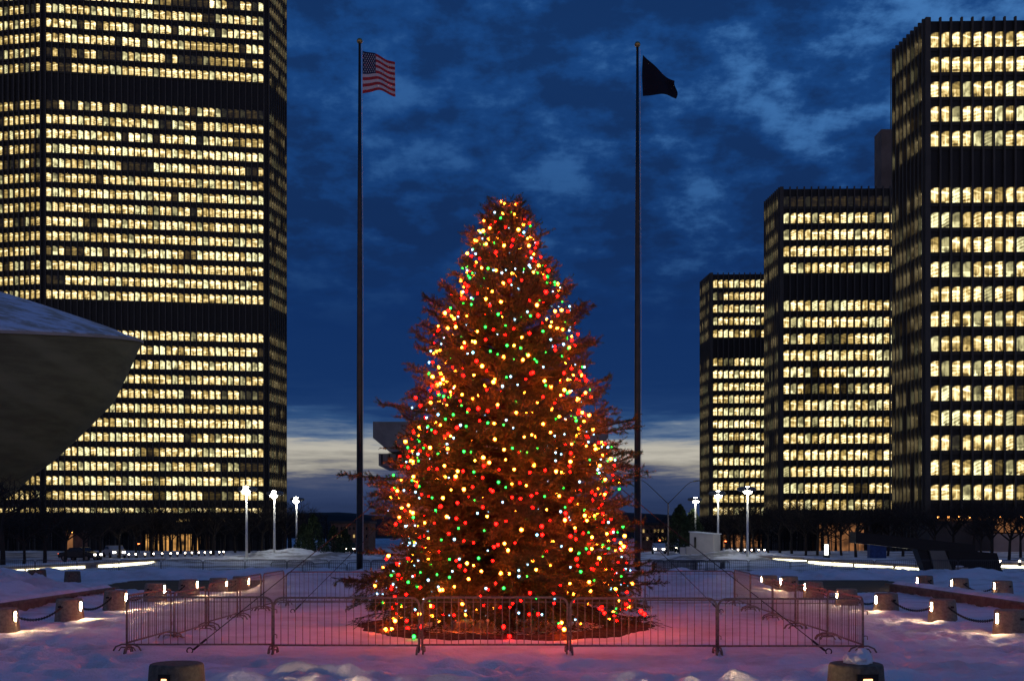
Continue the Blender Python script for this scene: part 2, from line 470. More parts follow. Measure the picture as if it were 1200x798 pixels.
def corning():
    root = empty('office_tower', (-100, 345, -3.3), 0, 'very tall dark office skyscraper with lit windows, far left behind the saucer shaped hall', 'skyscraper')
    rows = []
    z = 127.8
    up = [z+3.95*k for k in range(12, 0, -1)]
    rows += [(q, 2.3) for q in up] + [(z, 2.3)]
    rows += [(117.6-3.95*k, 2.3) for k in range(14)]
    rows += [(55.7-3.98*k, 2.3) for k in range(12)] + [(7.9, 1.3)]
    top = 179
    P1 = (-126.9, 323.0); P2 = (-68.1, 332.0); P3 = (-65.6, 346.5)
    dA = Vector((-12.7, 2.7)).normalized(); P0 = (P1[0]+dA.x*30, P1[1]+dA.y*30); Pm = (P0[0]-4, P0[1]+22)
    fins, bands, wins = MB(), MB(), []
    # rows 0..11 above; row 7..12 are the ones near the top of the photograph
    T = {}
    D = .03; m = .3
    T[7] = [(0,3,D),(17,19,m),(20,25,D),(29,30,D),(33,33,D)]
    T[8] = [(25,26,D)]
    T[9] = [(5,5,D),(8,8,D),(14,14,D),(20,20,D),(27,27,D)]
    T[10] = [(11,11,D),(15,15,D),(22,30,.6),(31,31,D)]
    T[11] = [(0,0,D),(2,3,D),(5,5,D),(8,11,D),(19,19,D),(21,24,D),(25,31,.45),(32,32,D)]
    T[12] = [(0,0,m),(2,3,D)]
    T[13] = [(0,1,D),(3,4,D),(6,6,m),(9,9,D),(11,12,.6),(13,14,D),(21,21,m),(23,23,D),(28,34,D)]
    T[14] = [(18,19,D),(24,24,D)]
    T[15] = [(12,12,D),(17,17,D),(24,24,D),(30,31,m),(33,33,m)]
    T[16] = []
    T[17] = [(12,16,D),(32,33,D)]
    T[18] = [(8,8,D)]
    facade(P1, P2, 35, .8, rows, top, -4, fins, bands, wins, runlevel(35, .035, 5, T))
    facade(P0, P1, 18, .4, rows, top, -4, fins, bands, wins, lambda r_, i_, f_=runlevel(18, .10, 6): .72*f_(r_, i_))
    facade(P2, P3, 8, .7, rows, top, -4, fins, bands, wins, lambda r_, i_, f_=runlevel(8, .10, 8): 2.0*f_(r_, i_))
    body = MB(); body.prism([P0, P1, P2, P3, (-75, 368), (-150, 368), Pm], -4, top)
    o = lambda *a, **k: build(*a, **k)
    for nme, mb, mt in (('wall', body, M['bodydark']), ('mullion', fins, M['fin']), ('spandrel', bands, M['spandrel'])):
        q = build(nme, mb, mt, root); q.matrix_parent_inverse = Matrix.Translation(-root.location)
    lob = MB(); lob.box(-101, 326.3, -3.2, -84.5, 327.2, 1.3)
    q = build('lobby_window', lob, M['lobby'], root); q.matrix_parent_inverse = Matrix.Translation(-root.location)
    lf = MB()
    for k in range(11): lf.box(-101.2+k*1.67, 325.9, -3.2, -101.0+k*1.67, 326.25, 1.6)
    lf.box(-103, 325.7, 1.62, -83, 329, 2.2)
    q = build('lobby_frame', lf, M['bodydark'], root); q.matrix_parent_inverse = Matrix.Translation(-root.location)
    for k in range(14):
        strip = MB(); strip.box(-92+k*1.3, 325.0, 4.9-rnd.random()*.2, -91.2+k*1.3, 325.6, 5.5)
        q = build('canopy_light', strip, M['winyellow'], root); q.matrix_parent_inverse = Matrix.Translation(-root.location)
    n0 = len(root.children); split_windows(root, wins)
    for c in root.children:
        if c.name.startswith('window'): c.matrix_parent_inverse = Matrix.Translation(-root.location)
corning()

def agency(Y, X0, side, cols, label, seed, darktop, base_z, extra):
    root = empty('office_tower', (X0+22, Y+8, base_z), 0, label, 'office tower', 'matching office towers on the right')
    inv = Matrix.Translation(-root.location)
    top = 83.7
    z5 = 80.7
    rows = [(z5-3.95*k, 2.38) for k in range(5)] + [(55.9-3.95*k, 2.38) for k in range(13)]
    P1 = (X0, Y); W = cols*1.69+.9; P2 = (X0+W, Y-.028*W); P0 = (side[0], side[1])
    fins, bands, wins = MB(), MB(), []
    lv = runlevel(cols, .028, seed)
    def L(ri, i):
        if ri == 0 and darktop: return .02
        return lv(ri, i)
    facade(P1, P2, cols, .45, rows, top, base_z-.5, fins, bands, wins, L)
    ns = 8; sl = runlevel(ns, .12, seed+3)
    facade(P0, P1, ns, .3, rows, top, base_z-.5, fins, bands, wins, lambda r_, i_: 2.2*sl(r_, i_), ww=1.2)
    body = MB(); body.prism([P0, P1, P2, (P2[0]+4, Y+26), (P0[0]/P0[1]*(Y+26)+1.5, Y+26)], base_z-.5, top)
    # corner pier
    pier = MB(); pier.box(X0-.25, Y-.62, base_z-.5, X0+.35, Y+.2, top+.45)
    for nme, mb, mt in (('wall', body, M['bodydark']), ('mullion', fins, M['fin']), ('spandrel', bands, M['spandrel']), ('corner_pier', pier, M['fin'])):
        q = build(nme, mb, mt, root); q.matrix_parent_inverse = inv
    split_windows(root, wins)
    extra(root)
    for c in root.children: c.matrix_parent_inverse = inv
def ex1(root):
    m = MB(); m.box(74, 186.2, -1.6, 88, 189.4, 1.9); build('lobby_wall', m, M['stone'], root)
    m = MB(); m.box(66.5, 186.8, 2.1, 90, 189.5, 4.3); build('lobby_window', m, M['lobbybrown'], root)
    m = MB(); m.box(64.5, 184.5, -2.4, 74.4, 190.3, 3.9); build('podium', m, M['basewall'], root)
    m = MB(); m.box(64, 184, 4.32, 90, 189.5, 4.8); build('canopy', m, M['basewall'], root)
    for k in range(14):
        m = MB(); m.box(65.5+k*1.6, 183.9, 4.35, 65.75+k*1.6, 183.98, 4.55); build('canopy_light', m, E['amber'], root)
def ex2(root):
    m = MB(); m.box(94.3, 305, 60, 112, 310.8, 104.7); build('service_core', m, M['shaft'], root)
    m = MB(); m.tube([(97.0, 306, 104.7), (97.0, 306, 125.5)], [.12, .05], 6); build('mast', m, M['galvdark'], root)
    m = MB(); m.box(72.5, 280.2, -2.4, 82.5, 282, 4.1); build('lobby_window', m, M['lobbybrown'], root)
    m = MB(); m.box(71.5, 279.4, 4.12, 84, 283, 4.8); build('canopy', m, M['basewall'], root)
def ex3(root):
    m = MB(); m.box(66, 377, -2.9, 80, 378.5, 1.0); build('lobby_window', m, M['lobbybrown'], root)
agency(191, 66.2, (65.1, 203.4), 16, 'nearest dark office tower with large lit windows, cut off by the right edge', 22, False, -1.4, ex1)
agency(285, 64.1, (63.2, 297.5), 26, 'middle office tower with a plain stone shaft rising behind its flat roof', 33, True, -2.9, ex2)
agency(380, 63.3, (62.3, 393.5), 26, 'farthest and lowest looking office tower at the right, with greenish lit windows', 47, False, -3.3, ex3)

# ------------------------------------------------------------------ saucer shaped performing arts hall
def egg():
    cx, cy, rx, ry = -83.0, 150.0, 36.0, 22.0; zr = 26.4
    root = empty('concert_hall', (cx, cy, -.75), 0, 'saucer shaped concrete hall with a snowy roof, jutting in from the left', 'concert hall')
    inv = Matrix.Translation(-root.location)
    prof = [(1.0, 0), (.956, 3.6), (.90, 7.8), (.794, 11.7), (.686, 15.4), (.62, 17.0), (.544, 19.6), (.44, 22), (.28, 24.2), (.16, 25.3), (.12, 26.2)]
    # smooth the profile
    pr = []
    for (a, d), (b, e) in zip(prof, prof[1:]):
        for k in range(4): t = k/4; pr.append((a+(b-a)*t, d+(e-d)*t))
    pr.append(prof[-1])
    def tilt(y, k=1): return .10*(y-cy)*k
    def ring(f, z, kt):
        return [(cx+rx*f*math.cos(t), cy+ry*f*math.sin(t), z+tilt(cy+ry*f*math.sin(t), kt)) for t in [2*math.pi*i/96 for i in range(96)]]
    def loft(rings):
        m = MB(); k = 96
        for r in rings: m.v += r
        for a in range(len(rings)-1):
            for i in range(k):
                j = (i+1) % k; m.f.append((a*k+j, a*k+i, (a+1)*k+i, (a+1)*k+j)); m.m.append(0)
        m.f.append(tuple(range(k))); m.m.append(0)
        m.f.append(tuple((len(rings)-1)*k+k-1-i for i in range(k))); m.m.append(0)
        return m
    q = build('shell', loft([ring(f, zr-d, 1-d/28) for f, d in pr]), M['concrete'], root, True); q.matrix_parent_inverse = inv
    ms = MB(); ms.lathe([(5.5, -1), (4.6, 1.2), (4.2, 3)], 32, 0, cx, cy); q = build('pedestal', ms, M['concrete'], root, True); q.matrix_parent_inverse = inv
    q = build('rim', loft([ring(1.003, zr-.25, 1), ring(1.003, zr+.05, 1), ring(.985, zr+.10, 1)]), M['stone'], root); q.matrix_parent_inverse = inv
    rr = [ring(.992, zr+.06, 1), ring(.985, zr+.30, 1)]
    for k in range(1, 24):
        r = .985*(1-k/24.0); rr.append(ring(max(r, .02), zr+.35+10*(1-(r/.985)**1.3)-.15*(k == 1), 1))
    sn = bpy.data.materials.new('windblown_roof_snow'); sn.use_nodes = True; g = N(sn.node_tree); b = sn.node_tree.nodes['Principled BSDF']
    tc = g.n('ShaderNodeTexCoord'); mp = g.n('ShaderNodeMapping'); mp.inputs['Scale'].default_value = (.12, .5, .9); mp.inputs['Rotation'].default_value = (0, .35, .2)
    g.l(tc.outputs['Object'], mp.inputs[0])
    g.l(g.mix(g.smooth(g.noise(mp.outputs[0], 1.3, 6, .65), .42, .6), (.62, .68, .8, 1), (.36, .33, .28, 1)), b.inputs['Base Color'])
    b.inputs['Roughness'].default_value = .7
    q = build('roof', loft(rr), sn, root, True); q.matrix_parent_inverse = inv
egg()

# ------------------------------------------------------------------ museum at the far end
def museum():
    root = empty('museum_building', (-8, 470, -3.3), 0, 'distant pale stone museum with an overhanging upper block, half hidden by the tree', 'museum')
    inv = Matrix.Translation(-root.location)
    Y = 450
    x0, x1 = PX(437, Y), PX(713, Y)
    m = MB(); m.prism_xz([(x0, PZ(494, Y)), (x0, PZ(513, Y)), (PX(456, Y), PZ(529, Y)), (PX(694, Y), PZ(529, Y)), (x1, PZ(513, Y)), (x1, PZ(494, Y))], Y, Y+45)
    build('upper_block', m, M['stone'], root)
    m = MB(); m.box(PX(443, Y), Y+2, PZ(545, Y), PX(707, Y), Y+43, PZ(531, Y)); build('gallery_level', m, M['stone'], root)
    for k in range(30):
        m = MB(); m.box(PX(443, Y)+1+k*2.8, Y+1.6, PZ(544, Y), PX(443, Y)+1.6+k*2.8, Y+1.98, PZ(532, Y)); build('gallery_fin', m, M['basewall'], root)
    m = MB(); m.box(PX(475, Y), Y+6, -3.5, PX(675, Y), Y+40, PZ(546, Y)); build('podium', m, M['stone'], root)
    for c in root.children: c.matrix_parent_inverse = inv
museum()

# ------------------------------------------------------------------ hills and woods
def hills():
    m = MB(); n = 260; prof = []
    for i in range(n+1):
        x = -1400+2800*i/n
        h = 14+11*math.sin(x*.006+1.2)+6*math.sin(x*.021)+rnd.uniform(-1, 1)
        if -190 < x < -40: h = 17-6*abs((x+150)/90.0)+rnd.uniform(-.8, .8)
        if x > 40: h *= .55
        prof.append((x, max(h, 8)))
    for (x, h) in prof:
        m.v += [(x, 820, -4), (x, 900, h*.8), (x, 960, h), (x, 1150, -4)]
    for i in range(n):
        a = i*4
        for k in range(3):
            m.f.append((a+k, a+4+k, a+5+k, a+1+k)); m.m.append(0)
    tag(build('hills', m, M['hill'], smooth=True), kind='structure')
hills()

# leafless tree generator
def bare_tree_mesh(seed, h, spread, tw=5):
    q = random.Random(seed); m = MB()
    def grow(p, d, L, r, lvl):
        pts = [p]; k = 3
        dd = d.copy()
        for i in range(k):
            dd = (dd+Vector((q.uniform(-.16, .16), q.uniform(-.16, .16), q.uniform(-.02, .14)))).normalized()
            pts.append(pts[-1]+dd*L/k)
        m.tube(pts, [r, r*.85, r*.7, r*.5], 5 if lvl < 2 else 3, 0, False)
        if lvl >= tw: return
        nb = [7, 5, 4, 4, 3, 3][lvl]
        for i in range(nb):
            t = q.uniform(.35, 1.0) if lvl else q.uniform(.62, 1.0)
            a = q.uniform(0, 2*math.pi)
            pos = pts[min(int(t*k), k-1)].lerp(pts[min(int(t*k)+1, k)], t*k-int(t*k) if t < 1 else 1)
            side = Vector((math.cos(a), math.sin(a), q.uniform(-.1, .5)))
            nd = (dd*(.55 if lvl else .5)+side*spread).normalized()
            grow(pos, nd, L*q.uniform(.55, .75), max(r*.52, .012), lvl+1)
    grow(Vector((0, 0, -.1)), Vector((0, 0, 1)), h*.42, h*.022, 0)
    return m
def tree_proto(seed, h, spread, tw):
    root = empty('bare_tree', (0, 0, 0), 0, 'bare tree', 'tree')
    m = bare_tree_mesh(seed, h, spread, tw)
    # trunk is the first tube, limbs the rest
    k = 4*5; t = MB(); t.v = m.v[:k]; t.f = m.f[:15]; t.m = m.m[:15]
    c = MB(); c.v = m.v[k:]; c.f = [tuple(i-k for i in f) for f in m.f[15:]]; c.m = m.m[15:]
    build('trunk', t, M['bark'], root); build('crown', c, M['bark'], root)
    return root
TP = [tree_proto(3, 8.4, .85, 4), tree_proto(14, 7.6, .95, 4), tree_proto(29, 9.0, .8, 4)]
Lp = [(3, 92, 1.25), (27, 97, .9), (52, 100, .95), (76, 118, .9), (99, 122, .9), (118, 130, .95), (140, 138, .9), (160, 142, 1.0), (178, 146, 1.05), (190, 150, 1.05), (199, 146, 1.0), (212, 160, 1.05),
      (229, 152, 1.0), (240, 158, 1.0), (250, 152, 1.05), (262, 162, 1.05), (276, 168, 1.1), (292, 166, 1.1), (306, 175, 1.15), (318, 180, 1.2), (334, 182, 1.2), (350, 190, 1.15)]
Rp = [(1182, 112, .95), (1162, 116, .95), (1140, 150, 1.15), (1118, 152, 1.1), (1096, 150, 1.1), (1076, 140, 1.0), (1058, 146, 1.0), (1040, 150, 1.1), (1022, 152, 1.1), (1003, 144, 1.0), (986, 150, 1.05), (972, 160, 1.05),
      (958, 150, 1.0), (944, 152, 1.1), (928, 160, 1.15), (914, 166, 1.15), (900, 170, 1.2), (884, 172, 1.2), (868, 178, 1.2), (852, 186, 1.2), (1150, 128, .9), (1196, 135, 1.05)]
k = 0
for side, lst, anchor in (('left', sorted(Lp), 'beneath the tallest skyscraper'), ('right', sorted(Rp), 'before the matching towers')):
    for i, (px, Y, sc) in enumerate(lst):
        x = PX(px, Y)
        t = place(TP[k % 3], (x, Y, gz(x, Y)-.1), rnd.uniform(0, 6.28), 'leafless plaza tree, %s from the left in the row %s' % (ORD[i], anchor), 'leafless plaza trees', sc)
        k += 1
# far woods reading as one dark mass
def woods():
    m = MB()
    for (xa, xb, Y0, Y1, hh, n) in ((-150, -38, 205, 260, 8.5, 210), (30, 60, 215, 260, 7.0, 70), (-420, -150, 260, 300, 9, 60)):
        for i in range(n):
            x = rnd.uniform(xa, xb); y = rnd.uniform(Y0, Y1); h = rnd.uniform(.7, 1.05)*hh
            z = gz(x, y)
            m.tube([(x, y, z-.3), (x+rnd.uniform(-.2, .2), y, z+h*.6), (x+rnd.uniform(-.5, .5), y, z+h)], [.2, .12, .03], 4, 0, False)
            for j in range(26):
                t = rnd.uniform(.3, .95); a = rnd.uniform(0, 6.28); L = rnd.uniform(.8, 2.4)*(1.15-t*.6)
                p = Vector((x, y, z+h*t)); d = Vector((math.cos(a), math.sin(a), rnd.uniform(.1, .9)))
                e = p+d*L
                m.tube([p, e], [.05, .02], 3, 0, False)
                for w in range(4):
                    pp = p.lerp(e, rnd.uniform(.3, 1)); dd = d+Vector((rnd.uniform(-.9, .9), rnd.uniform(-.9, .9), rnd.uniform(-.2, .9)))
                    m.tube([pp, pp+dd*L*.4], [.03, .012], 3, 0, False)
    tag(build('woods', m, M['wood']), 'dark mass of leafless woods beyond the plaza', 'woods', kind='stuff')
woods()

# leafy evergreen shrubs beyond the plaza
def shrub_proto():
    root = empty('evergreen_shrub', label='shrub', cat='shrub')
    m = MB(); q = random.Random(4)
    for i in range(2600):
        t = q.uniform(0, 1); a = q.uniform(0, 6.28); r = (1-t)**.7*1.5*(q.uniform(.3, 1)**.4)*(1+.25*math.sin(a*3+t*7))
        p = Vector((r*math.cos(a), r*math.sin(a), .2+t*3.6)); s = q.uniform(.08, .2)
        d = Vector((q.uniform(-1, 1), q.uniform(-1, 1), q.uniform(-1, 1))).normalized()*s; e = d.cross(Vector((q.uniform(-1, 1), q.uniform(-1, 1), .3))).normalized()*s*.6
        n = len(m.v); m.v += [tuple(p-d), tuple(p+e), tuple(p+d)]; m.f.append((n, n+1, n+2)); m.m.append(0)
    build('foliage', m, M['evergreen'], root)
    m = MB(); m.tube([(0, 0, -.2), (0, 0, 2.6)], [.12, .04], 6); build('trunk', m, M['bark'], root)
    return root
SP = shrub_proto()
for px, Y, sc, lab in ((367, 150, 1.25, 'small dark conifer beyond the farthest left lamp post'), (391, 158, 1.0, 'rounded evergreen shrub beside the left flagpole'),
                       (404, 162, .95, 'evergreen shrub closest to the left flagpole'), (797, 165, 1.75, 'dark evergreen left of the white utility shed'),
                       (812, 170, 1.6, 'dark evergreen behind the farthest right lamp post'), (356, 165, 1.1, 'low dark conifer behind the last left lamp post')):
    x = PX(px, Y); place(SP, (x, Y, gz(x, Y)), rnd.uniform(0, 6), lab, 'evergreen shrubs beyond the plaza', sc)

# ------------------------------------------------------------------ distant buildings
def far_building(px0, px1, ytop, Y, label, nw, nrow, rowy):
    x0, x1 = PX(px0, Y), PX(px1, Y); zt = PZ(ytop, Y); zb = -3.6
    root = empty('brick_building', ((x0+x1)/2, Y, zb), 0, label, 'building')
    inv = Matrix.Translation(-root.location)
    m = MB(); m.box(x0, Y, zb, x1, Y+14, zt); build('wall', m, M['brick'], root)
    m = MB(); m.box(x0-.3, Y-.3, zt+.003, x1+.3, Y+14.3, zt+.5); build('roof', m, M['basewall'], root)
    for r_ in range(nrow):
        for i in range(nw):
            lit = rnd.random() < .55
            xc = x0+(i+.5)*(x1-x0)/nw; zc = PZ(rowy+r_*9, Y)
            m = MB(); m.box(xc-.2, Y-.06, zc-.35, xc+.2, Y-.01, zc+.35)
            build('window', m, M['winyellow'] if lit else M['glassdark'], root)
    for c in root.children: c.matrix_parent_inverse = inv
far_building(752, 792, 615, 260, 'low brown brick building with a few lit windows, right of the tree', 9, 2, 622)
far_building(388, 432, 613, 280, 'low brown brick building with lit windows behind the left flagpole', 9, 2, 619)

def kiosk():
    Y = 150; x0 = PX(77, Y); x1 = PX(96, Y); zb = gz((x0+x1)/2, Y)
    root = empty('entrance_kiosk', ((x0+x1)/2, Y+1, zb), 0, 'small orange lit entrance kiosk behind the dark car on the left', 'kiosk')
    inv = Matrix.Translation(-root.location)
    m = MB(); m.box(x0, Y, zb, x1, Y+2, PZ(624, Y)); build('wall', m, M['brick'], root)
    m = MB(); m.box(x0-.2, Y-.4, PZ(624, Y)+.003, x1+.2, Y+2.2, PZ(624, Y)+.2); build('roof', m, M['basewall'], root)
    m = MB(); m.box(x0+.15, Y-.05, zb+.8, x1-.9, Y-.01, PZ(626, Y)); build('window', m, M['lobbybrown'], root)
    for k in range(3):
        m = MB(); m.box(x0+.3+k*.6, Y-.45, PZ(624, Y)+.02, x0+.42+k*.6, Y-.41, PZ(624, Y)+.14); build('roof_light', m, E['amber'], root)
    for c in root.children: c.matrix_parent_inverse = inv
kiosk()

# ------------------------------------------------------------------ cars
def car_proto(paint, name='parked_car'):
    root = empty(name, label='car', cat='car')
    pr = [(-2.1, .35), (-2.15, .75), (-1.9, .92), (-1.25, .98), (-.75, 1.42), (.55, 1.45), (1.15, 1.02), (1.95, .88), (2.15, .62), (2.1, .35)]
    m = MB(); m.prism_xz(pr[::-1], -.85, .85); bevel(build('body', m, paint, root), .07, 2)
    for sy in (-1, 1):
        m = MB(); y = .862*sy
        m.prism_xz([(-1.1, 1.0), (-.72, 1.36), (.5, 1.38), (.98, 1.02)][::-1], min(y, y-.02*sy), max(y, y-.02*sy)); build('side_window', m, M['glassdark'], root)
        m = MB(); m.box(2.06, sy*.55-.16, .60, 2.17, sy*.55+.16, .76); build('headlight', m, E['head'], root)
        m = MB(); m.box(-2.18, sy*.6-.12, .66, -2.10, sy*.6+.12, .8); build('tail_light', m, E['redsig'], root)
        for x in (-1.35, 1.35):
            m = MB(); T = Matrix.Translation((x, sy*.82, .33)) @ Matrix.Rotation(R(90), 4, 'X')
            m.lathe([(.2, -.1), (.33, -.09), (.33, .09), (.2, .1)], 16); m.v = [tuple(T @ Vector(v)) for v in m.v]
            w = build('wheel', m, M['rubber'], root)
            m = MB(); m.lathe([(.19, -.108), (.19, .108)], 12); m.v = [tuple(T @ Vector(v)) for v in m.v]; build('rim', m, M['galv'], w)
    return root
CD = car_proto(M['carpaint']); CL = car_proto(M['carlight'])
for pro, px, Y, rz, lab in ((CD, 94, 126, -.25, 'dark car with glowing headlights in front of the orange kiosk'), (CL, 134, 140, -1.0, 'car with one headlight showing, right of the dark car'),
                            (CL, 772, 160, R(-95), 'silver car with headlights on, just right of the decorated tree'), (CD, 409, 165, R(-80), 'car with headlights on beside the left flagpole'),
                            (CL, 786, 172, R(-90), 'small silver car behind the electrical cabinets')):
    x = PX(px, Y); place(pro, (x, Y, gz(x, Y)), rz, lab, 'cars parked beyond the plaza')

def traffic_proto():
    root = empty('traffic_light', label='t', cat='traffic light')
    m = MB(); m.tube([(0, 0, 0), (0, 0, 3.3)], [.09, .06], 8); build('pole', m, M['galvdark'], root)
    m = MB(); m.box(-.2, -.16, 2.5, .2, .16, 3.55); hd = build('signal_head', m, M['steelblack'], root)
    m = MB(); m.lathe([(.15, -.02), (.15, .02)], 12); T = Matrix.Translation((0, -.19, 3.32)) @ Matrix.Rotation(R(90), 4, 'X'); m.v = [tuple(T @ Vector(v)) for v in m.v]
    build('red_lamp', m, E['redsig'], hd)
    for z in (2.75, 3.03):
        m = MB(); m.lathe([(.13, -.02), (.13, .02)], 12); T = Matrix.Translation((0, -.19, z)) @ Matrix.Rotation(R(90), 4, 'X'); m.v = [tuple(T @ Vector(v)) for v in m.v]
        build('unlit_lamp', m, M['glassdark'], hd)
    return root
TL = traffic_proto()
for px, py, Y, lab in ((163, 637, 165, 'red traffic light among the trees left of the orange lobby'), (773, 633, 185, 'red traffic light above the cars right of the decorated tree'),
                       (850, 634, 185, 'red traffic light just right of the white utility shed'), (828, 627, 200, 'small red signal above the white utility shed')):
    x = PX(px, Y); zt = PZ(py, Y); zb = gz(x, Y); place(TL, (x, Y, zb), 0, lab, 'red traffic lights', (1, 1, (zt-zb)/3.32))
# unlit Y-shaped street light
def yl():
    Y = 150; x = PX(783, Y); z = gz(x, Y)
    root = empty('double_arm_street_light', (x, Y, z), 0, 'unlit grey street light with two raised arms, right of the tree', 'street light')
    zt = PZ(590, Y)-z
    m = MB(); m.tube([(0, 0, 0), (0, 0, zt)], [.12, .08], 8); build('pole', m, M['galv'], root, True)
    for px, py, e in ((753, 563, -1), (809, 565, 1)):
        dx = PX(px, Y)-x; dz = PZ(py, Y)-z
        m = MB(); m.tube([(0, 0, zt), (dx*.4, 0, zt+(dz-zt)*.42), (dx*.8, 0, zt+(dz-zt)*.85), (dx, 0, dz), (dx+e*.5, 0, dz+.12)], [.06, .05, .045, .04, .04], 6); a = build('arm', m, M['galvdark'], root, True)
        m = MB(); m.prism_xz([(dx+e*.4, dz+.05), (dx+e*1.5, dz+.2), (dx+e*1.5, dz+.32), (dx+e*.4, dz+.22)][::e], -.14, .14); build('lamp_head', m, M['galvdark'], a)
yl()

# ------------------------------------------------------------------ lamp posts
def lamp_proto():
    root = empty('lamp_post', label='l', cat='street lamp')
    H = 7.35
    m = MB(); m.tube([(0, 0, 0), (0, 0, H)], [.15, .10], 12); build('pole', m, M['whitepole'], root, True)
    m = MB(); m.lathe([(.42, 0), (.42, .12), (.25, .3)], 16); build('base', m, M['whitepole'], root)
    hd = MB(); hd.tube([(-.30, 0, H+.12), (.70, 0, H+.12)], .05, 8); h = build('cross_arm', hd, M['whitepole'], root)
    for sx in (-.55, .85):
        m = MB(); m.lathe([(.12, H+.46), (.5, H+.38), (.62, H+.20), (.5, H+.0), (.2, H-.06)], 24, 0, sx*.62); build('lamp_shade', m, M['lampglass'], h, True)
    m = MB(); m.lathe([(.12, H-.34), (.36, H-.24), (.50, H), (.50, H+.16), (.36, H+.40), (.12, H+.5)], 16, 0, -.05, -.12); build('bulb', m, E['lamp'], h, True)
    return root
LP = lamp_proto()
for px, yb, yh, lab, sd in ((289, 655, 573, 'nearest white lamp post on the left of the tree', 1), (321.5, 651, 578, 'middle white lamp post on the left of the tree', 1), (347.5, 648.5, 585, 'farthest white lamp post on the left, nearest the flagpole', 1),
                        (876, 654, 573, 'nearest white lamp post right of the tree, tallest looking of the right three', -1), (841.5, 654, 578, 'white lamp post in the middle of the right three, beside the shed', -1), (815, 650, 585, 'farthest white lamp post on the right, closest to the tree', -1)):
    # head 7.55 m above ground at -0.75
    Y = 4.35*F/(621-yh); x = PX(px, Y)
    z = gz(x, Y); place(LP, (x, Y, -.75), 0 if sd > 0 else R(180), lab, 'white lamp posts')
# ------------------------------------------------------------------ light ledges along the pools
def ledge(p0, p1, facing, label, breaks):
    a = Vector((p0[0], p0[1], 0)); b = Vector((p1[0], p1[1], 0)); L = (b-a).length; d = (b-a).normalized(); n = Vector((d.y, -d.x, 0))*facing
    T = Matrix(((d.x, n.x, 0, 0), (d.y, n.y, 0, 0), (0, 0, 1, 0), (0, 0, 0, 1)))
    root = empty('lit_stone_ledge', (a.x, a.y, -.75), 0, label, 'stone ledge', 'lit stone ledges round the pools')
    m = MB(); m.box(0, -.6, -.3, L, 0, .30, 0, T); m.box(-.05, -.62, .303, L+.05, .35, .45, 0, T); build('coping', m, M['stone'], root)
    m = MB(); m.box(0, -.5, .452, L, .30, .60, 0, T); bevel(build('snow_cap', m, M['snow'], root), .08, 3)
    for s0, s1 in breaks:
        m = MB(); m.box(s0*L, .003, -.02, s1*L, .06, .20, 0, T); build('light_strip', m, E['strip'], root)
ledge((-38.2, 86), (-35.6, 101), 1, 'brightly lit stone ledge at the far left, nearer piece', [(0, .35), (.37, .93)])
ledge((-35.5, 102), (-34.0, 116), 1, 'brightly lit stone ledge on the left, farther piece', [(.03, .22), (.24, .98)])
ledge((33.0, 88), (28.6, 116), -1, 'brightly lit stone ledge running toward the black sculpture', [(.0, .35), (.37, .62), (.64, .98)])
ledge((29.5, 119), (24, 136), -1, 'lit stone ledge beside the nearest right lamp post', [(.0, .7)])
ledge((43.5, 100), (41.0, 103.5), -1, 'short lit ledge at the right edge beyond the black sculpture', [(.0, 1)])
# ------------------------------------------------------------------ small path lights
def path_proto():
    root = empty('path_light', label='p', cat='path light')
    m = MB(); m.lathe([(.12, -.1), (.11, .25)], 10); build('post', m, M['galvdark'], root)
    m = MB(); m.lathe([(.04, .253), (.08, .29), (.08, .36), (.04, .40)], 10); build('lamp', m, E['pathlamp'], root, True)
    return root
PP = path_proto()
for i, px in enumerate((151, 159, 170, 180, 190, 200, 208, 217, 225, 233, 240, 247, 257, 262)):
    Y = 132+i*1.2; x = PX(px, Y); place(PP, (x, Y, -.55), 0, 'tiny white path light, %s from the left below the orange lobby' % ORD[i], 'row of path lights on the left')
for i, px in enumerate((858, 865, 873, 881, 889, 896)):
    Y = 150; x = PX(px, Y); place(PP, (x, Y, -.35), 0, 'tiny white path light, %s from the left behind the right lamp posts' % ORD[i], 'row of path lights on the right')
for px, py, Y, lab in ((1172, 657, 100, 'path light right of the black sculpture'), (1195, 657, 100, 'path light at the right edge past the black sculpture')):
    x = PX(px, Y); place(PP, (x, Y, PZ(py, Y)-.35), 0, lab, 'path lights past the sculpture', 1.0)
def pillar():
    Y = 135; x = PX(968.5, Y); z = gz(x, Y)
    root = empty('light_pillar', (x, Y, z), 0, 'glowing white rectangular light pillar in front of the orange lobby wall', 'illuminated pillar')
    m = MB(); m.box(-.3, -.3, 0, .3, .3, .35); build('base', m, M['galvdark'], root)
    m = MB(); m.box(-.18, -.18, .353, .18, .18, 1.55); build('glowing_panel', m, E['pillar'], root)
    m = MB(); m.box(-.24, -.24, 1.553, .24, .24, 1.66); build('cap', m, M['galvdark'], root)
    Y = 140; x0 = PX(1018, Y); x1 = PX(1037, Y)
    root = empty('blue_container', ((x0+x1)/2, Y, gz(x0, Y)), 0, 'dark blue container seen under the beam of the black sculpture', 'container')
    w = (x1-x0)/2
    m = MB(); m.box(-w, -.6, 0, w, .6, 2.0); bevel(build('bin', m, M['blue'], root), .03)
    m = MB(); m.box(-w-.05, -.65, 2.003, w+.05, .65, 2.12); build('lid', m, M['blue'], root)
pillar()
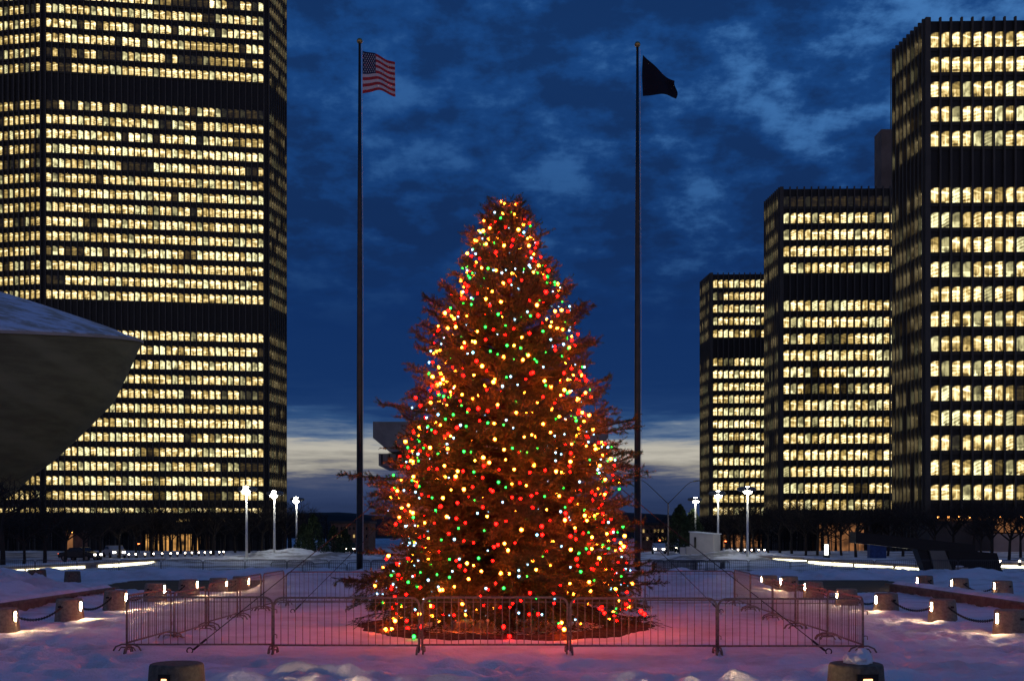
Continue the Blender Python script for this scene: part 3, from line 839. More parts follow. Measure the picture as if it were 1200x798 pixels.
# ------------------------------------------------------------------ shed and cabinets
def shed():
    Y = 134; x = PX(829, Y); z = gz(x, Y)-.15
    root = empty('utility_shed', (x, Y, z), R(-32), 'off white utility shed with a narrow door behind the right barricades', 'shed')
    m = MB(); m.box(-1.5, 0, 0, 0, 2.4, 2.35); 
    m = MB(); m.prism_xz([(-1.75, 0), (1.1, 0), (1.1, 2.2), (-1.75, 2.45)], -.9, 1.1); bevel(build('wall', m, M['shed'], root), .02)
    m = MB(); m.prism_xz([(-1.85, 2.453), (1.2, 2.203), (1.2, 2.29), (-1.85, 2.54)], -1.0, 1.2); build('roof', m, M['snow'], root)
    m = MB(); m.box(-1.80, -.35, .15, -1.76, .35, 1.95); dd = build('door', m, M['whitepole'], root)
    m = MB(); m.box(-1.84, -.12, 1.0, -1.805, .12, 1.75); build('pane', m, M['glassdark'], dd)
    m = MB(); m.box(-1.86, .22, .95, -1.805, .28, 1.05); build('handle', m, M['galvdark'], dd)
    m = MB(); m.box(-1.2, -.96, .7, -.95, -.903, 1.9); build('window', m, M['glassdark'], root)
    for i, px in enumerate((800, 807)):
        Y = 128; x = PX(px, Y)
        r = empty('electrical_cabinet', (x, Y, gz(x, Y)-.1), 0, ['pale electrical cabinet, left one of the pair by the white shed', 'pale electrical cabinet, right one of the pair by the white shed'][i], 'electrical cabinet', 'electrical cabinets by the shed')
        m = MB(); m.box(-.28, -.25, 0, .28, .25, .9); b = bevel(build('box', m, M['shed'], r), .02)
        m = MB(); m.box(-.23, -.275, .08, .23, -.255, .82); build('door', m, M['shed'], r)
shed()
# ------------------------------------------------------------------ black steel sculpture
def sculpture():
    Y = 88
    root = empty('steel_sculpture', (PX(1110, Y), Y, -.8), 0, 'large black steel sculpture with a long leaning beam, on the right', 'sculpture')
    inv = Matrix.Translation(-root.location)
    P = lambda x, y: (PX(x, Y), PZ(y, Y))
    m = MB(); m.prism_xz([P(1003, 636), P(1003, 623), P(1143, 638), P(1143, 648), P(1070, 643)][::-1], Y, Y+1.6); build('beam', m, M['steelblack'], root)
    m = MB(); m.prism_xz([P(1112, 641.5), P(1146, 645), P(1146, 671), P(1112, 671)][::-1], Y+.05, Y+2.2); build('block', m, M['steelblack'], root)
    m = MB(); m.prism_xz([P(1146.1, 646), P(1169, 648), P(1176, 671), P(1146.1, 671)][::-1], Y+.1, Y+1.9); build('side_block', m, M['steelblack'], root)
    m = MB(); m.prism_xz([P(1076, 643.5), P(1089, 644.5), P(1096, 672), P(1086, 672)][::-1], Y+.2, Y+1.4); build('leaning_slab', m, M['steelblack'], root)
    m = MB(); m.prism_xz([P(1089.2, 644.7), P(1107, 645), P(1118, 672), P(1096.2, 672)][::-1], Y-.02, Y+1.1); build('leaning_slab', m, M['steelgrey'], root)
    for c in root.children: c.matrix_parent_inverse = inv
sculpture()

# ------------------------------------------------------------------ bollards
def bollard_proto(name, mt, lamp, h=.60, rb=.39, rt=.33):
    root = empty(name, label='b', cat='bollard')
    m = MB(); m.lathe([(rb, -.3), (rb, 0), (rt+.01, h-.03), (rt-.02, h)], 40); build('body', m, mt, root, False)
    if lamp:
        # recessed lamp on the side at local +X
        m = MB(); T = Matrix.Translation((0, 0, 0))
        m.box(rb-.12, -.06, .26, rb-.022, .06, .54); fr = build('lamp_frame', m, M['black'], root)
        m = MB(); m.box(rb-.021, -.024, .29, rb-.012, .024, .51); build('lamp_lens', m, lamp, fr)
    for sy in (-1, 1):
        m = MB(); m.tube([(0, sy*(rt+.0), .4), (0, sy*(rt+.10), .4)], .03, 6); build('chain_eye', m, M['chain'], root)
    return root
BP = bollard_proto('light_bollard', M['bollard'], E['slot'])
BD = bollard_proto('stone_bollard', M['bollard_dark'], None)
rowL = [(-12.35, 29.0), (-12.0, 32.4), (-12.0, 36.2), (-12.0, 40.2), (-11.8, 43.6), (-11.5, 46.8), (-11.2, 49.4)]
rowR = [(11.75, 28.2), (11.75, 32.6), (11.4, 36.4), (11.2, 40.0), (11.0, 43.6), (10.9, 47.0), (10.8, 50.2)]
def chain_mesh(a, b, sag):
    a = Vector(a); b = Vector(b); L = (b-a).length; n = int(L*1.05/.075); m = MB()
    d = (b-a).normalized(); side = d.cross(Vector((0, 0, 1))).normalized()
    for i in range(n):
        t = (i+.5)/n; p = a.lerp(b, t)-Vector((0, 0, sag*4*t*(1-t)))
        tg = (d*L-Vector((0, 0, sag*4*(1-2*t)))).normalized(); up = side if i % 2 else tg.cross(side)
        pts = []
        for k in range(7):
            an = 2*math.pi*k/6; pts.append(p+tg*math.cos(an)*.052+up*math.sin(an)*.030)
        m.tube(pts, .011, 4, 0, False)
    return m
def bollard_row(row, ang, side, chains):
    for i, (x, y) in enumerate(row):
        place(BP, (x, y, gz(x, y)), ang, 'lit stone bollard, %s from the front in the inner %s row' % (ORD[i], side), 'lit bollards of the inner %s row' % side)
    for i in range(len(row)-1):
        (x0, y0), (x1, y1) = row[i], row[i+1]
        z0, z1 = gz(x0, y0)+.4, gz(x1, y1)+.4
        d = Vector((x1-x0, y1-y0, 0)).normalized()*.42
        m = chain_mesh((x0+d.x, y0+d.y, z0), (x1-d.x, y1-d.y, z1), .22)
        tag(build('chain', m, M['chain']), 'black chain sagging between the %s and %s bollards of the inner %s row' % (ORD[i], ORD[i+1], side), 'chain', 'chains between bollards')
bollard_row(rowL, R(-20), 'left', 3); bollard_row(rowR, R(180+20), 'right', 3)
outR = [(17.9, 43.6), (17.6, 47.0), (17.4, 50.4)]
outL = [(-18.9, 43.2)]
zs = {}
for i, (x, y) in enumerate(outR):
    z = PZ((680, 677, 674)[i], y)-.60+.0
    zs[i] = z; place(BP, (x, y, z), R(180+20), 'lit stone bollard, %s from the front in the outer right row' % ORD[i], 'lit bollards of the outer right row')
for i in range(2):
    (x0, y0), (x1, y1) = outR[i], outR[i+1]
    m = chain_mesh((x0, y0+.42, zs[i]+.4), (x1, y1-.42, zs[i+1]+.4), .26)
    tag(build('chain', m, M['chain']), 'black chain between the %s and %s bollards of the outer right row' % (ORD[i], ORD[i+1]), 'chain', 'chains between bollards')
x, y = outL[0]; place(BP, (x, y, PZ(678, y)-.60), R(-33), 'lit stone bollard by the snow heap at the left edge', 'lit bollards of the outer left row')
zb1 = PZ(667, 46.5)-.60; zb2 = PZ(669, 55)-.60
place(BD, (PX(43, 46.5), 46.5, zb1), 0, 'dark unlit stone bollard on top of the snow heap, left one', 'unlit bollards by the snow heap')
place(BD, (PX(85, 55), 55, zb2), 0, 'dark unlit stone bollard half buried behind the snow heap', 'unlit bollards by the snow heap')
m = chain_mesh((x+.3, y+.3, PZ(678, y)-.2), (PX(43, 46.5)-.3, 46.2, zb1+.4), .2)
tag(build('chain', m, M['chain']), 'black chain between the two bollards at the snow heap', 'chain', 'chains between bollards')
# the two near bollards with low orange lamps
def front_bollard(px, Y, label, facing, snow):
    x = PX(px, Y); z = PZ(776.5, Y)-.52
    root = empty('low_bollard', (x, Y, z), facing, label, 'bollard')
    m = MB(); m.lathe([(.43, -.3), (.425, 0), (.39, .48), (.375, .51), (.35, .52)], 48); b = build('body', m, M['bollard_dark'], root)
    w = .16 if snow else .09
    m = MB(); m.box(.33, -w, .05, .408, w, .40); build('recess', m, M['black'], root)
    m = MB(); m.box(.3, -w*.42, .29, .415, w*.42, .335); build('lamp_lens', m, E['slotdim'], root)
    if snow:
        m = MB(); q = random.Random(2)
        import bmesh
        bm = bmesh.new(); bmesh.ops.create_icosphere(bm, subdivisions=4, radius=1)
        for v in bm.verts:
            n = v.co.normalized(); k = 1+.18*math.sin(n.x*5+1)*math.sin(n.y*4)+.10*math.sin(n.x*11+n.z*9)
            v.co = Vector((n.x*.24*k, n.y*.20*k, max(n.z, -.2)*.13*k*(1.25 if n.y > 0 else .9)))
        me = bpy.data.meshes.new('snow_cap'); bm.to_mesh(me); bm.free(); me.materials.append(M['snow'])
        me.polygons.foreach_set('use_smooth', [True]*len(me.polygons))
        obj('snow_cap', me, root, (0, .03, .55))
front_bollard(207, 17.5, 'dark low bollard with a small orange lamp, bottom left foreground', R(-100), False)
front_bollard(1003, 17.5, 'dark low bollard capped with a lump of snow, bottom right foreground', R(-82), True)
# two more of the same kind just below the frame whose lamps rake the snow lumps
for x, lab in ((-3.2, 'l'), (3.4, 'r')):
    root = empty('low_bollard', (x, 16.6, -.1), R(60 if x < 0 else 110), 'dark low bollard just outside the bottom of the picture, %s one' % ('left' if x < 0 else 'right'), 'bollard')
    m = MB(); m.lathe([(.43, -.3), (.425, 0), (.39, .34), (.375, .36), (.35, .37)], 48); build('body', m, M['bollard_dark'], root)
    m = MB(); m.box(.405, -.1, .20, .425, .1, .32); build('lamp_lens', m, E['slot'], root)

# ------------------------------------------------------------------ long stone benches
def bench(x, y0, y1, side):
    root = empty('stone_bench', (x, (y0+y1)/2, 0), 0, 'long low stone bench with a snowy top behind the %s bollards' % side, 'stone bench', 'long stone benches')
    L = (y1-y0)/2; s = 1 if side == 'right' else -1
    m = MB(); m.box(min(0, s*.75), -L, -.3, max(0, s*.75), L, .26); build('base', m, M['granite'], root)
    m = MB(); m.box(min(-s*.14, s*.9), -L-.1, .263, max(-s*.14, s*.9), L+.1, .34); build('seat', m, M['granite'], root)
    # uneven snow on the seat
    nx, ny = 16, 140; g = MB(); X0, X1 = .0, .86
    for j in range(ny+1):
        for i in range(nx+1):
            yy = -L+2*L*j/ny; xx = X0+(X1-X0)*i/nx
            e = min(1, min(i, nx-i)/3.0)*min(1, min(j, ny-j)/3.0)
            h = .352+.10*e*(.35+1.3*max(0, float(fbm(np.array([xx*1.2]), np.array([yy*.7+y0]), 4, 77)[0])+.35))-.03*(1-e)
            g.v.append((s*xx, yy, h))
    for j in range(ny):
        for i in range(nx):
            a = j*(nx+1)+i; q = (a, a+1, a+nx+2, a+nx+1); g.f.append(q if s > 0 else q[::-1]); g.m.append(0)
    build('snow_layer', g, M['snow'], root, True)
bench(15.0, 31, 47.5, 'right'); bench(-14.8, 30, 44.5, 'left')

# ------------------------------------------------------------------ crowd barricades
def barricade_proto(mt, name='crowd_barricade'):
    root = empty(name, label='b', cat='barricade')
    W = 2.78; h0, h1 = .16, 1.10; r = .16; t = .021
    pts = []
    def arc(cx, cz, a0, a1):
        for k in range(5):
            a = R(a0+(a1-a0)*k/4); pts.append((cx+r*math.cos(a), 0, cz+r*math.sin(a)))
    pts.append((-W/2, 0, .05)); arc(-W/2+r, h1-r, 180, 90); arc(W/2-r, h1-r, 90, 0); pts.append((W/2, 0, .05))
    m = MB(); m.tube(pts, t, 8); m.tube([(-W/2, 0, h0), (W/2, 0, h0)], t*.9, 8); build('frame', m, mt, root, True)
    m = MB(); n = 19
    m.tube([(-W/2+.02, 0, h1-.09), (W/2-.02, 0, h1-.09)], .008, 5)
    for i in range(n):
        x = -W/2+W*(i+1)/(n+1); m.tube([(x, 0, h0), (x, 0, h1-.01)], .0075, 5, 0, False)
    build('infill_bars', m, mt, root)
    for s in (-1, 1):
        x = s*(W/2-.0)
        m = MB(); m.tube([(x-s*.03, -.28, 0), (x-s*.03, -.23, .08), (x-s*.03, -.11, .13), (x-s*.03, .11, .13), (x-s*.03, .23, .08), (x-s*.03, .28, 0)], .018, 6)
        m.tube([(x-s*.03, -.17, .0), (x-s*.03, -.12, .07), (x-s*.03, .12, .07), (x-s*.03, .17, .0)], .014, 6)
        build('foot', m, mt, root, True)
    for z in (.35, .85):
        m = MB(); m.tube([(W/2, 0, z), (W/2+.05, 0, z+.01), (W/2+.085, 0, z+.0), (W/2+.085, 0, z-.07)], .009, 5); build('hook', m, mt, root)
        
    return root
B1 = barricade_proto(M['galv']); B2 = barricade_proto(M['galvdark'])
fx0, fx1 = PX(145, 23.7), PX(1015, 23.7)
pw = (fx1-fx0)/5
names = ['first', 'second', 'third', 'fourth', 'fifth']
sc = (pw-.05)/2.78
for i in range(5):
    x = fx0+(i+.5)*pw; y = 23.75+(.08, -.06, .05, -.05, .06)[i]
    place(B1, (x, y, gz(x, y)+.02), (.012, -.015, .01, -.01, .012)[i], 'steel crowd barricade, %s from the left in the front row before the tree' % names[i], 'barricades of the tree enclosure', (sc, 1, 1))
for i in range(5):
    y = 23.9+(i+.5)*2.93
    for s, x0, x1, nm in ((-1, fx0-.02, -7.35, 'left'), (1, fx1+.02, 7.15, 'right')):
        x = x0+(x1-x0)*(i+.5)/5; place(B1, (x, y, gz(x, y)+.02), R(90)+s*.0+(.01 if i % 2 else -.02), 'steel crowd barricade, %s from the front in the %s side row' % (names[i], nm), 'barricades of the tree enclosure', (sc, 1, 1))
for i in range(5):
    x = -7.3+(i+.5)*2.9; y = 38.6
    place(B1, (x, y, gz(x, y)+.02), 0, 'steel crowd barricade, %s from the left in the back row behind the tree' % names[i], 'barricades of the tree enclosure', (sc, 1, 1))
i = 0
for k in range(-12, 13):
    x = k*2.95+.4; y = 84
    if -8 < x < 7: continue
    place(B2, (x, y, -.75), rnd.uniform(-.02, .02), 'dark steel barricade, %s from the left in the long row beyond the snow bank' % ORD[i], 'barricades beyond the snow bank', (1.03, 1, 1)); i += 1
ex = [(-14.7, 80, .0), (-12.4, 79, .05), (-9.6, 80, -.06), (-8.2, 82, .1), (11.0, 79, .0), (12.1, 79.8, .02), (12.6, 80.5, -.03), (13.3, 81, .0), (14.0, 79.5, 1.3)]
for i, (x, y, a) in enumerate(ex):
    s = 'left flagpole' if x < 0 else 'white utility shed'
    j = i if i < 4 else i-4
    place(B2, (x, y, gz(x, y)), a, 'loose dark barricade in the cluster by the %s, %s from the left' % (s, ORD[j]), 'loose barricades in clusters')

for i in range(6):
    place(B2, (10.9+i*.05, 80.6+i*.16, -.72), .03*(i % 3)-.03, 'dark barricade standing in the tight stack in front of the white utility shed', 'stacked barricades by the shed')
# ------------------------------------------------------------------ flagpoles and flags
def flagpole(px, Y, ytop, label, rz=0):
    x = PX(px, Y); zb = gz(x, Y)-.1; H = PZ(ytop, Y)-zb
    root = empty('flagpole', (x, Y, zb), 0, label, 'flagpole', 'tall flagpoles either side of the tree')
    m = MB(); m.tube([(0, 0, 0), (0, 0, H*.35), (0, 0, H*.7), (0, 0, H-.3)], [.18, .165, .12, .07], 20); build('pole', m, M['polemetal'], root, True)
    m = MB(); m.lathe([(.30, 0), (.30, .12), (.22, .2)], 24); build('base_collar', m, M['polemetal'], root)
    m = MB(); m.lathe([(.02, H-.34), (.12, H-.28), (.17, H-.17), (.12, H-.05), (.02, H)], 16); build('finial', m, M['gold'], root, True)
    m = MB(); m.tube([(.19, -.05, 1.2), (.2, -.05, H*.5), (.13, -.05, H-.4)], .012, 5); build('halyard', m, M['whitepole'], root)
    return x, zb, H
fl = flagpole(421.5, 66, 45, 'tall dark flagpole left of the tree, flying the striped flag')
fr = flagpole(747, 66, 49, 'tall dark flagpole right of the tree, flying the dark flag')
def us_flag_material():
    m = bpy.data.materials.new('striped_flag_cloth'); m.use_nodes = True; nt = m.node_tree; g = N(nt); b = nt.nodes['Principled BSDF']
    uv = g.n('ShaderNodeUVMap', uv_map='UVMap'); s = g.n('ShaderNodeSeparateXYZ'); g.l(uv.outputs[0], s.inputs[0]); u, v = s.outputs[0], s.outputs[1]
    # 13 stripes: red where floor(v*13) is even
    k = g.math('FLOOR', g.math('MULTIPLY', v, 13.0)); odd = g.math('MODULO', k, 2.0)
    stripes = g.mix(odd, (.42, .03, .035, 1), (.62, .58, .56, 1))
    cu = g.math('MULTIPLY', u, 1/.4); cv = g.math('MULTIPLY', g.math('SUBTRACT', v, 6/13.0), 13/7.0)
    gx = g.math('MULTIPLY', cu, 12.0); gy = g.math('MULTIPLY', cv, 10.0)
    ix = g.math('ROUND', gx); iy = g.math('ROUND', gy)
    dx = g.math('SUBTRACT', gx, ix); dy = g.math('SUBTRACT', gy, iy)
    dd = g.math('SQRT', g.math('ADD', g.math('MULTIPLY', dx, dx), g.math('MULTIPLY', dy, dy)))
    par = g.math('LESS_THAN', g.math('MODULO', g.math('ADD', ix, iy), 2.0), .5)
    ins = g.math('MULTIPLY', g.math('MULTIPLY', g.math('GREATER_THAN', ix, .5), g.math('LESS_THAN', ix, 11.5)), g.math('MULTIPLY', g.math('GREATER_THAN', iy, .5), g.math('LESS_THAN', iy, 9.5)))
    star = g.math('MULTIPLY', g.math('MULTIPLY', g.math('LESS_THAN', dd, .38), par), ins)
    canton = g.mix(star, (.012, .016, .06, 1), (.5, .5, .5, 1))
    inc = g.math('MULTIPLY', g.math('LESS_THAN', u, .4), g.math('GREATER_THAN', v, 6/13.0))
    g.l(g.mix(inc, stripes, canton), b.inputs['Base Color']); b.inputs['Roughness'].default_value = .85
    return m
def cloth(fn, nu, nv, mt):
    v = []; f = []; uv = []
    for j in range(nv+1):
        for i in range(nu+1): v.append(fn(i/nu, j/nv))
    for j in range(nv):
        for i in range(nu):
            a = j*(nu+1)+i; f.append((a, a+1, a+nu+2, a+nu+1))
            for (p, q) in ((i, j), (i+1, j), (i+1, j+1), (i, j+1)): uv += [p/nu, q/nv]
    me = bpy.data.meshes.new('flag'); me.from_pydata(v, [], f); l = me.uv_layers.new(name='UVMap'); l.data.foreach_set('uv', uv)
    me.materials.append(mt); me.polygons.foreach_set('use_smooth', [True]*len(f)); me.update(); return me
x, zb, H = fl
hz0, hz1 = PZ(110, 66)-zb, PZ(60, 66)-zb
def us(u, v):
    dx = .16+1.78*u+.02*math.sin(6*u)
    z = hz0+(hz1-hz0)*v*(1-.10*u) - .26*u*v + .24*math.sin(u*3.0)*(1-.6*v) - .06*u
    y = .35*u+.20*math.sin(u*9+v*1.5)*u**.6
    return (dx, y, z)
fo = obj('flag', cloth(us, 60, 30, us_flag_material()), None, (x, 66, zb)); tag(fo, 'red and white striped flag with a blue star canton, blowing from the left flagpole', 'flag')
x2, zb2_, H2 = fr
h0, h1 = PZ(113, 66)-zb2_, PZ(64.5, 66)-zb2_
def ny(u, v):
    # sagging fly edge: the upper hem drops steeply
    lo = h0+.12*math.sin(u*3.1)-.12*u; hi = h1-1.50*u-.1*math.sin(3*u)
    return (.30-.05*math.sin(v*3.14)+1.85*u+.12*math.sin(v*5)*u, -.1*u+.18*math.sin(u*8+v*2)*u**.6, lo+(hi-lo)*v)
fo = obj('flag', cloth(ny, 50, 30, M['navy']), None, (x2, 66, zb2_)); tag(fo, 'dark navy flag drooping from the right flagpole', 'flag')

# ------------------------------------------------------------------ the decorated spruce
TX, TY = -.15, 30.4
PROF = [(0.3, 3.0), (.5, 3.3), (1.0, 3.5), (1.85, 3.4), (2.9, 3.15), (4.0, 2.98), (5.1, 2.75), (5.8, 2.45), (6.6, 2.1), (7.3, 1.95), (8.4, 1.7), (9.0, 1.30), (9.9, .80), (10.5, .5), (10.9, .15)]
def RZ(z):
    if z <= PROF[0][0]: return PROF[0][1]
    for (a, ra), (b, rb) in zip(PROF, PROF[1:]):
        if z <= b: return ra+(rb-ra)*(z-a)/(b-a)
    return .1
def christmas_tree():
    g0 = gz(TX, TY)
    root = empty('christmas_tree', (TX, TY, g0), 0, 'big decorated spruce covered in coloured lights inside the barricades', 'christmas tree')
    m = MB(); m.tube([(0, 0, -.1), (0, 0, 3), (0, 0, 7), (.05, 0, 10.6)], [.24, .19, .11, .02], 12); build('trunk', m, M['trunk'], root, True)
    q = random.Random(99)
    segs = []      # needle-bearing twig segments: p0, p1, needle length
    limb = MB()
    def twig(p, d, L, nl, lvl):
        k = max(2, int(L/.14)); pts = [p]; dd = d.copy()
        for i in range(k):
            dd = (dd+Vector((q.uniform(-.12, .12), q.uniform(-.12, .12), q.uniform(-.02, .16)))).normalized()
            pts.append(pts[-1]+dd*L/k)
        for a, b in zip(pts, pts[1:]): segs.append((a, b, nl))
        return pts
    n = 0; ga = 0
    z = .35
    def lob(a_, z_):
        return 1+.10*math.sin(a_*2+z_*1.9+.6)+.08*math.sin(a_*3-z_*3.1+2.0)+.06*math.sin(a_*5+z_*5.3)
    while z < 10.75:
        Rr = RZ(z)
        step = .021 if z < 3 else (.026 if z < 8 else .030)
        ga += 2.39996+q.uniform(-.3, .3)
        a = ga; L = Rr*lob(a, z)*q.choice((.62, .80, .90, .96, 1.0, 1.0, 1.03, 1.07))
        # hand-placed long boughs that break the outline in the photograph
        up = -.12+.06*z if z < 6 else .24+.16*(z-6)
        if z < .9: up = -.05
        if z < 2.2: up -= .13*(2.2-z)
        d = Vector((math.cos(a), math.sin(a), up)).normalized()
        hh = L/math.hypot(d.x, d.y)
        p0 = Vector((0, 0, z-up*L*.9)); p0.z = max(p0.z, .3)
        pts = [p0]; k = 8; dd = d.copy()
        for i in range(k):
            bend = .12 if i > 4 else -.03
            dd = (dd+Vector((q.uniform(-.05, .05), q.uniform(-.05, .05), bend+q.uniform(-.03, .03)))).normalized()
            pts.append(pts[-1]+dd*hh/k)
        rr = .02+.008*L
        limb.tube(pts, [rr*(1-.09*i) for i in range(k+1)], 5, 0, False)
        for i in range(k-2, k): segs.append((pts[i], pts[i+1], .065))
        ns = int(6+L*8.5)
        for s in range(ns):
            t = .22+.78*(s+q.random())/ns; fi = t*k; i0 = min(int(fi), k-1); pos = pts[i0].lerp(pts[i0+1], fi-i0)
            ax = (pts[i0+1]-pts[i0]).normalized(); sd = ax.cross(Vector((0, 0, 1))).normalized()*(1 if s % 2 else -1)
            dn = (ax*q.uniform(.55, .95)+sd*q.uniform(.5, 1.0)+Vector((0, 0, q.uniform(-.75, .45)))).normalized()
            SL = (.20+.20*L*(1.15-t))*q.uniform(.7, 1.25); SL = min(SL, .85)
            tp = twig(pos, dn, SL, .068, 1)
            for w in range(int(2+SL*5)):
                tt = q.uniform(.15, .95); j = min(int(tt*(len(tp)-1)), len(tp)-2); pp = tp[j].lerp(tp[j+1], q.random())
                ax2 = (tp[j+1]-tp[j]).normalized(); s2 = ax2.cross(Vector((q.uniform(-.4, .4), q.uniform(-.4, .4), 1))).normalized()*(1 if w % 2 else -1)
                twig(pp, (ax2*.8+s2*.8+Vector((0, 0, q.uniform(-.3, .25)))).normalized(), q.uniform(.10, .24), .062, 2)
        z += step*q.uniform(.7, 1.3)*(1 if z < 8 else 1.0); n += 1
    for i in range(150):
        a = i*2.39996; zz = q.uniform(.35, 1.5); L = RZ(1.0)*q.uniform(.72, .98)*lob(a, .8); d = Vector((math.cos(a), math.sin(a), -.10)).normalized(); k = 8
        pts = [Vector((0, 0, zz+.25))+d*(L*j/k)+Vector((0, 0, .10*math.sin(math.pi*j/k)-.10*(j/k)**2)) for j in range(k+1)]
        limb.tube(pts, [.035-.0035*j for j in range(k+1)], 4, 0, False)
        for s in range(22):
            t = .35+.65*(s+q.random())/22; fi = t*k; i0 = min(int(fi), k-1); pos = pts[i0].lerp(pts[i0+1], fi-i0); sd = d.cross(Vector((0, 0, 1)))*(1 if s % 2 else -1)
            twig(pos, (d*q.uniform(.2, .8)+sd*q.uniform(.3, .9)+Vector((0, 0, q.uniform(-1.3, -.2)))).normalized(), q.uniform(.18, .5), .07, 1)
    # special outstretched boughs seen against the sky and snow (height, direction, reach)
    for (zz, az, reach, rise) in ((3.85, 182, 4.15, .02), (5.6, 178, 3.2, .12), (8.3, 176, 2.25, .45), (7.9, 184, 2.2, .5), (8.7, 170, 1.95, .6), (8.6, 3, 1.9, .6), (8.0, -6, 2.1, .5), (5.2, 2, 3.35, .15), (5.0, -8, 3.3, .05),
                                 (4.4, 5, 3.35, .1), (1.1, 2, 3.95, .0), (1.4, -6, 3.9, .04), (2.6, 4, 3.5, .1), (1.9, 184, 3.6, .02), (3.6, 190, 3.45, .05), (7.0, 182, 2.35, .3), (7.1, -2, 2.35, .3), (9.4, 175, 1.35, .8), (9.3, 5, 1.3, .7), (6.2, 0, 2.65, .2)):
        a = R(az); d = Vector((math.cos(a), math.sin(a), rise)).normalized(); p0 = Vector((0, 0, zz-rise*reach*.8)); k = 10; pts = [p0+d*(reach*i/k)+Vector((0, 0, -.10*math.sin(math.pi*i/k))) for i in range(k+1)]
        limb.tube(pts, [.05-.004*i for i in range(k+1)], 5, 0, False)
        for i in range(5, k): segs.append((pts[i], pts[i+1], .07))
        for s in range(26):
            t = .4+.6*(s+q.random())/26; fi = t*k; i0 = min(int(fi), k-1); pos = pts[i0].lerp(pts[i0+1], fi-i0); ax = d
            sd = ax.cross(Vector((0, 0, 1))).normalized()*(1 if s % 2 else -1)
            dn = (ax*.8+sd*q.uniform(.3, .9)+Vector((0, 0, q.uniform(-.5, .5)))).normalized()
            SL = (.16+.22*reach*(1.08-t))*q.uniform(.6, 1.0); SL = min(SL, .6)
            tp = twig(pos, dn, SL, .065, 1)
            for w in range(4):
                j = q.randrange(len(tp)-1); twig(tp[j], (dn+Vector((q.uniform(-.8, .8), q.uniform(-.8, .8), q.uniform(-.5, .6)))).normalized(), q.uniform(.1, .2), .06, 2)
    # crown leader and spiky top shoots
    for i in range(34):
        a = q.uniform(0, 6.28); r = q.uniform(.0, .5); zb_ = q.uniform(9.7, 10.6)-r*.4
        d = Vector((math.cos(a)*.6, math.sin(a)*.6, q.uniform(.7, 1.5))).normalized()
        twig(Vector((r*math.cos(a), r*math.sin(a), zb_)), d, q.uniform(.25, .55), .05, 1)
    build('limb', limb, M['bark'], root)
    # needles
    A = np.array([[*a, *b] for a, b, _ in segs]); NL = np.array([s[2] for s in segs])
    a = A[:, :3]; b = A[:, 3:]; d = b-a; L = np.linalg.norm(d, axis=1); cnt = np.maximum(2, (L*125).astype(int))
    print('twig segs', len(segs), 'needles', cnt.sum())
    idx = np.repeat(np.arange(len(segs)), cnt); Nn = len(idx)
    t = nr.random(Nn)[:, None]; pos = a[idx]+d[idx]*t; ax = (d/L[:, None])[idx]
    rv = nr.normal(size=(Nn, 3)); rv -= (rv*ax).sum(1)[:, None]*ax; rv /= np.linalg.norm(rv, axis=1)[:, None]
    nd = rv*.80+ax*.65; nd /= np.linalg.norm(nd, axis=1)[:, None]
    ln = NL[idx][:, None]*nr.uniform(.75, 1.25, (Nn, 1)); sd = np.cross(nd, ax+.3*nr.normal(size=(Nn, 3))); sd /= np.linalg.norm(sd, axis=1)[:, None]
    wd = .0075
    co = np.stack([pos-sd*wd, pos+sd*wd, pos+nd*ln], 1).reshape(-1, 3)
    # twig stems as slim triangles
    st = np.cross(d, nr.normal(size=d.shape)); st /= np.linalg.norm(st, axis=1)[:, None]
    co2 = np.stack([a-st*.007, a+st*.007, b], 1).reshape(-1, 3)
    allco = np.concatenate([co, co2]); nf = len(allco)//3
    me = bpy.data.meshes.new('crown'); me.vertices.add(len(allco)); me.vertices.foreach_set('co', allco.ravel())
    me.loops.add(nf*3); me.loops.foreach_set('vertex_index', np.arange(nf*3)); me.polygons.add(nf); me.polygons.foreach_set('loop_start', np.arange(nf)*3)
    me.update(); me.validate()
    mm = bpy.data.materials.new('spruce_needles'); mm.use_nodes = True; g = N(mm.node_tree); bs = mm.node_tree.nodes['Principled BSDF']
    tc = g.n('ShaderNodeTexCoord'); nz = g.noise(tc.outputs['Object'], 3.0, 4, .6)
    colr = g.mix(g.smooth(nz, .35, .65), (.034, .060, .020, 1), (.110, .100, .032, 1))
    g.l(colr, bs.inputs['Base Color']); bs.inputs['Roughness'].default_value = .6; bs.inputs['Specular IOR Level'].default_value = .25
    tl = g.n('ShaderNodeBsdfTranslucent'); g.l(colr, tl.inputs[0]); mx_ = g.n('ShaderNodeMixShader'); mx_.inputs[0].default_value = .2
    g.l(bs.outputs[0], mx_.inputs[1]); g.l(tl.outputs[0], mx_.inputs[2]); g.l(mx_.outputs[0], mm.node_tree.nodes['Material Output'].inputs[0])
    me.materials.append(mm)
    obj('crown', me, root)
    # ---- the light string
    sroot = empty('string_lights', (TX, TY, g0), 0, 'string of red, amber, green and pale blue bulbs wound round the spruce', 'string lights')
    cols = [('red', (1.0, .035, .02), 1), ('amber', (1.0, .36, .05), 1), ('green', (.10, 1.0, .25), 1), ('white', (.50, .85, 1.0), 1)]
    mats = []
    core = {'red': (1.0, .0065, .004), 'amber': (1.0, .20, .012), 'green': (.035, 1.0, .07), 'white': (.45, .80, 1.0)}
    shell = {'red': (1.0, .012, .008), 'amber': (1.0, .24, .015), 'green': (.01, .55, .09), 'white': (.22, .45, .55)}
    for c, st in (('red', 76), ('amber', 400), ('green', 34), ('white', 26)):
        mats.append(emat('bulb_core_'+c, core[c], st))
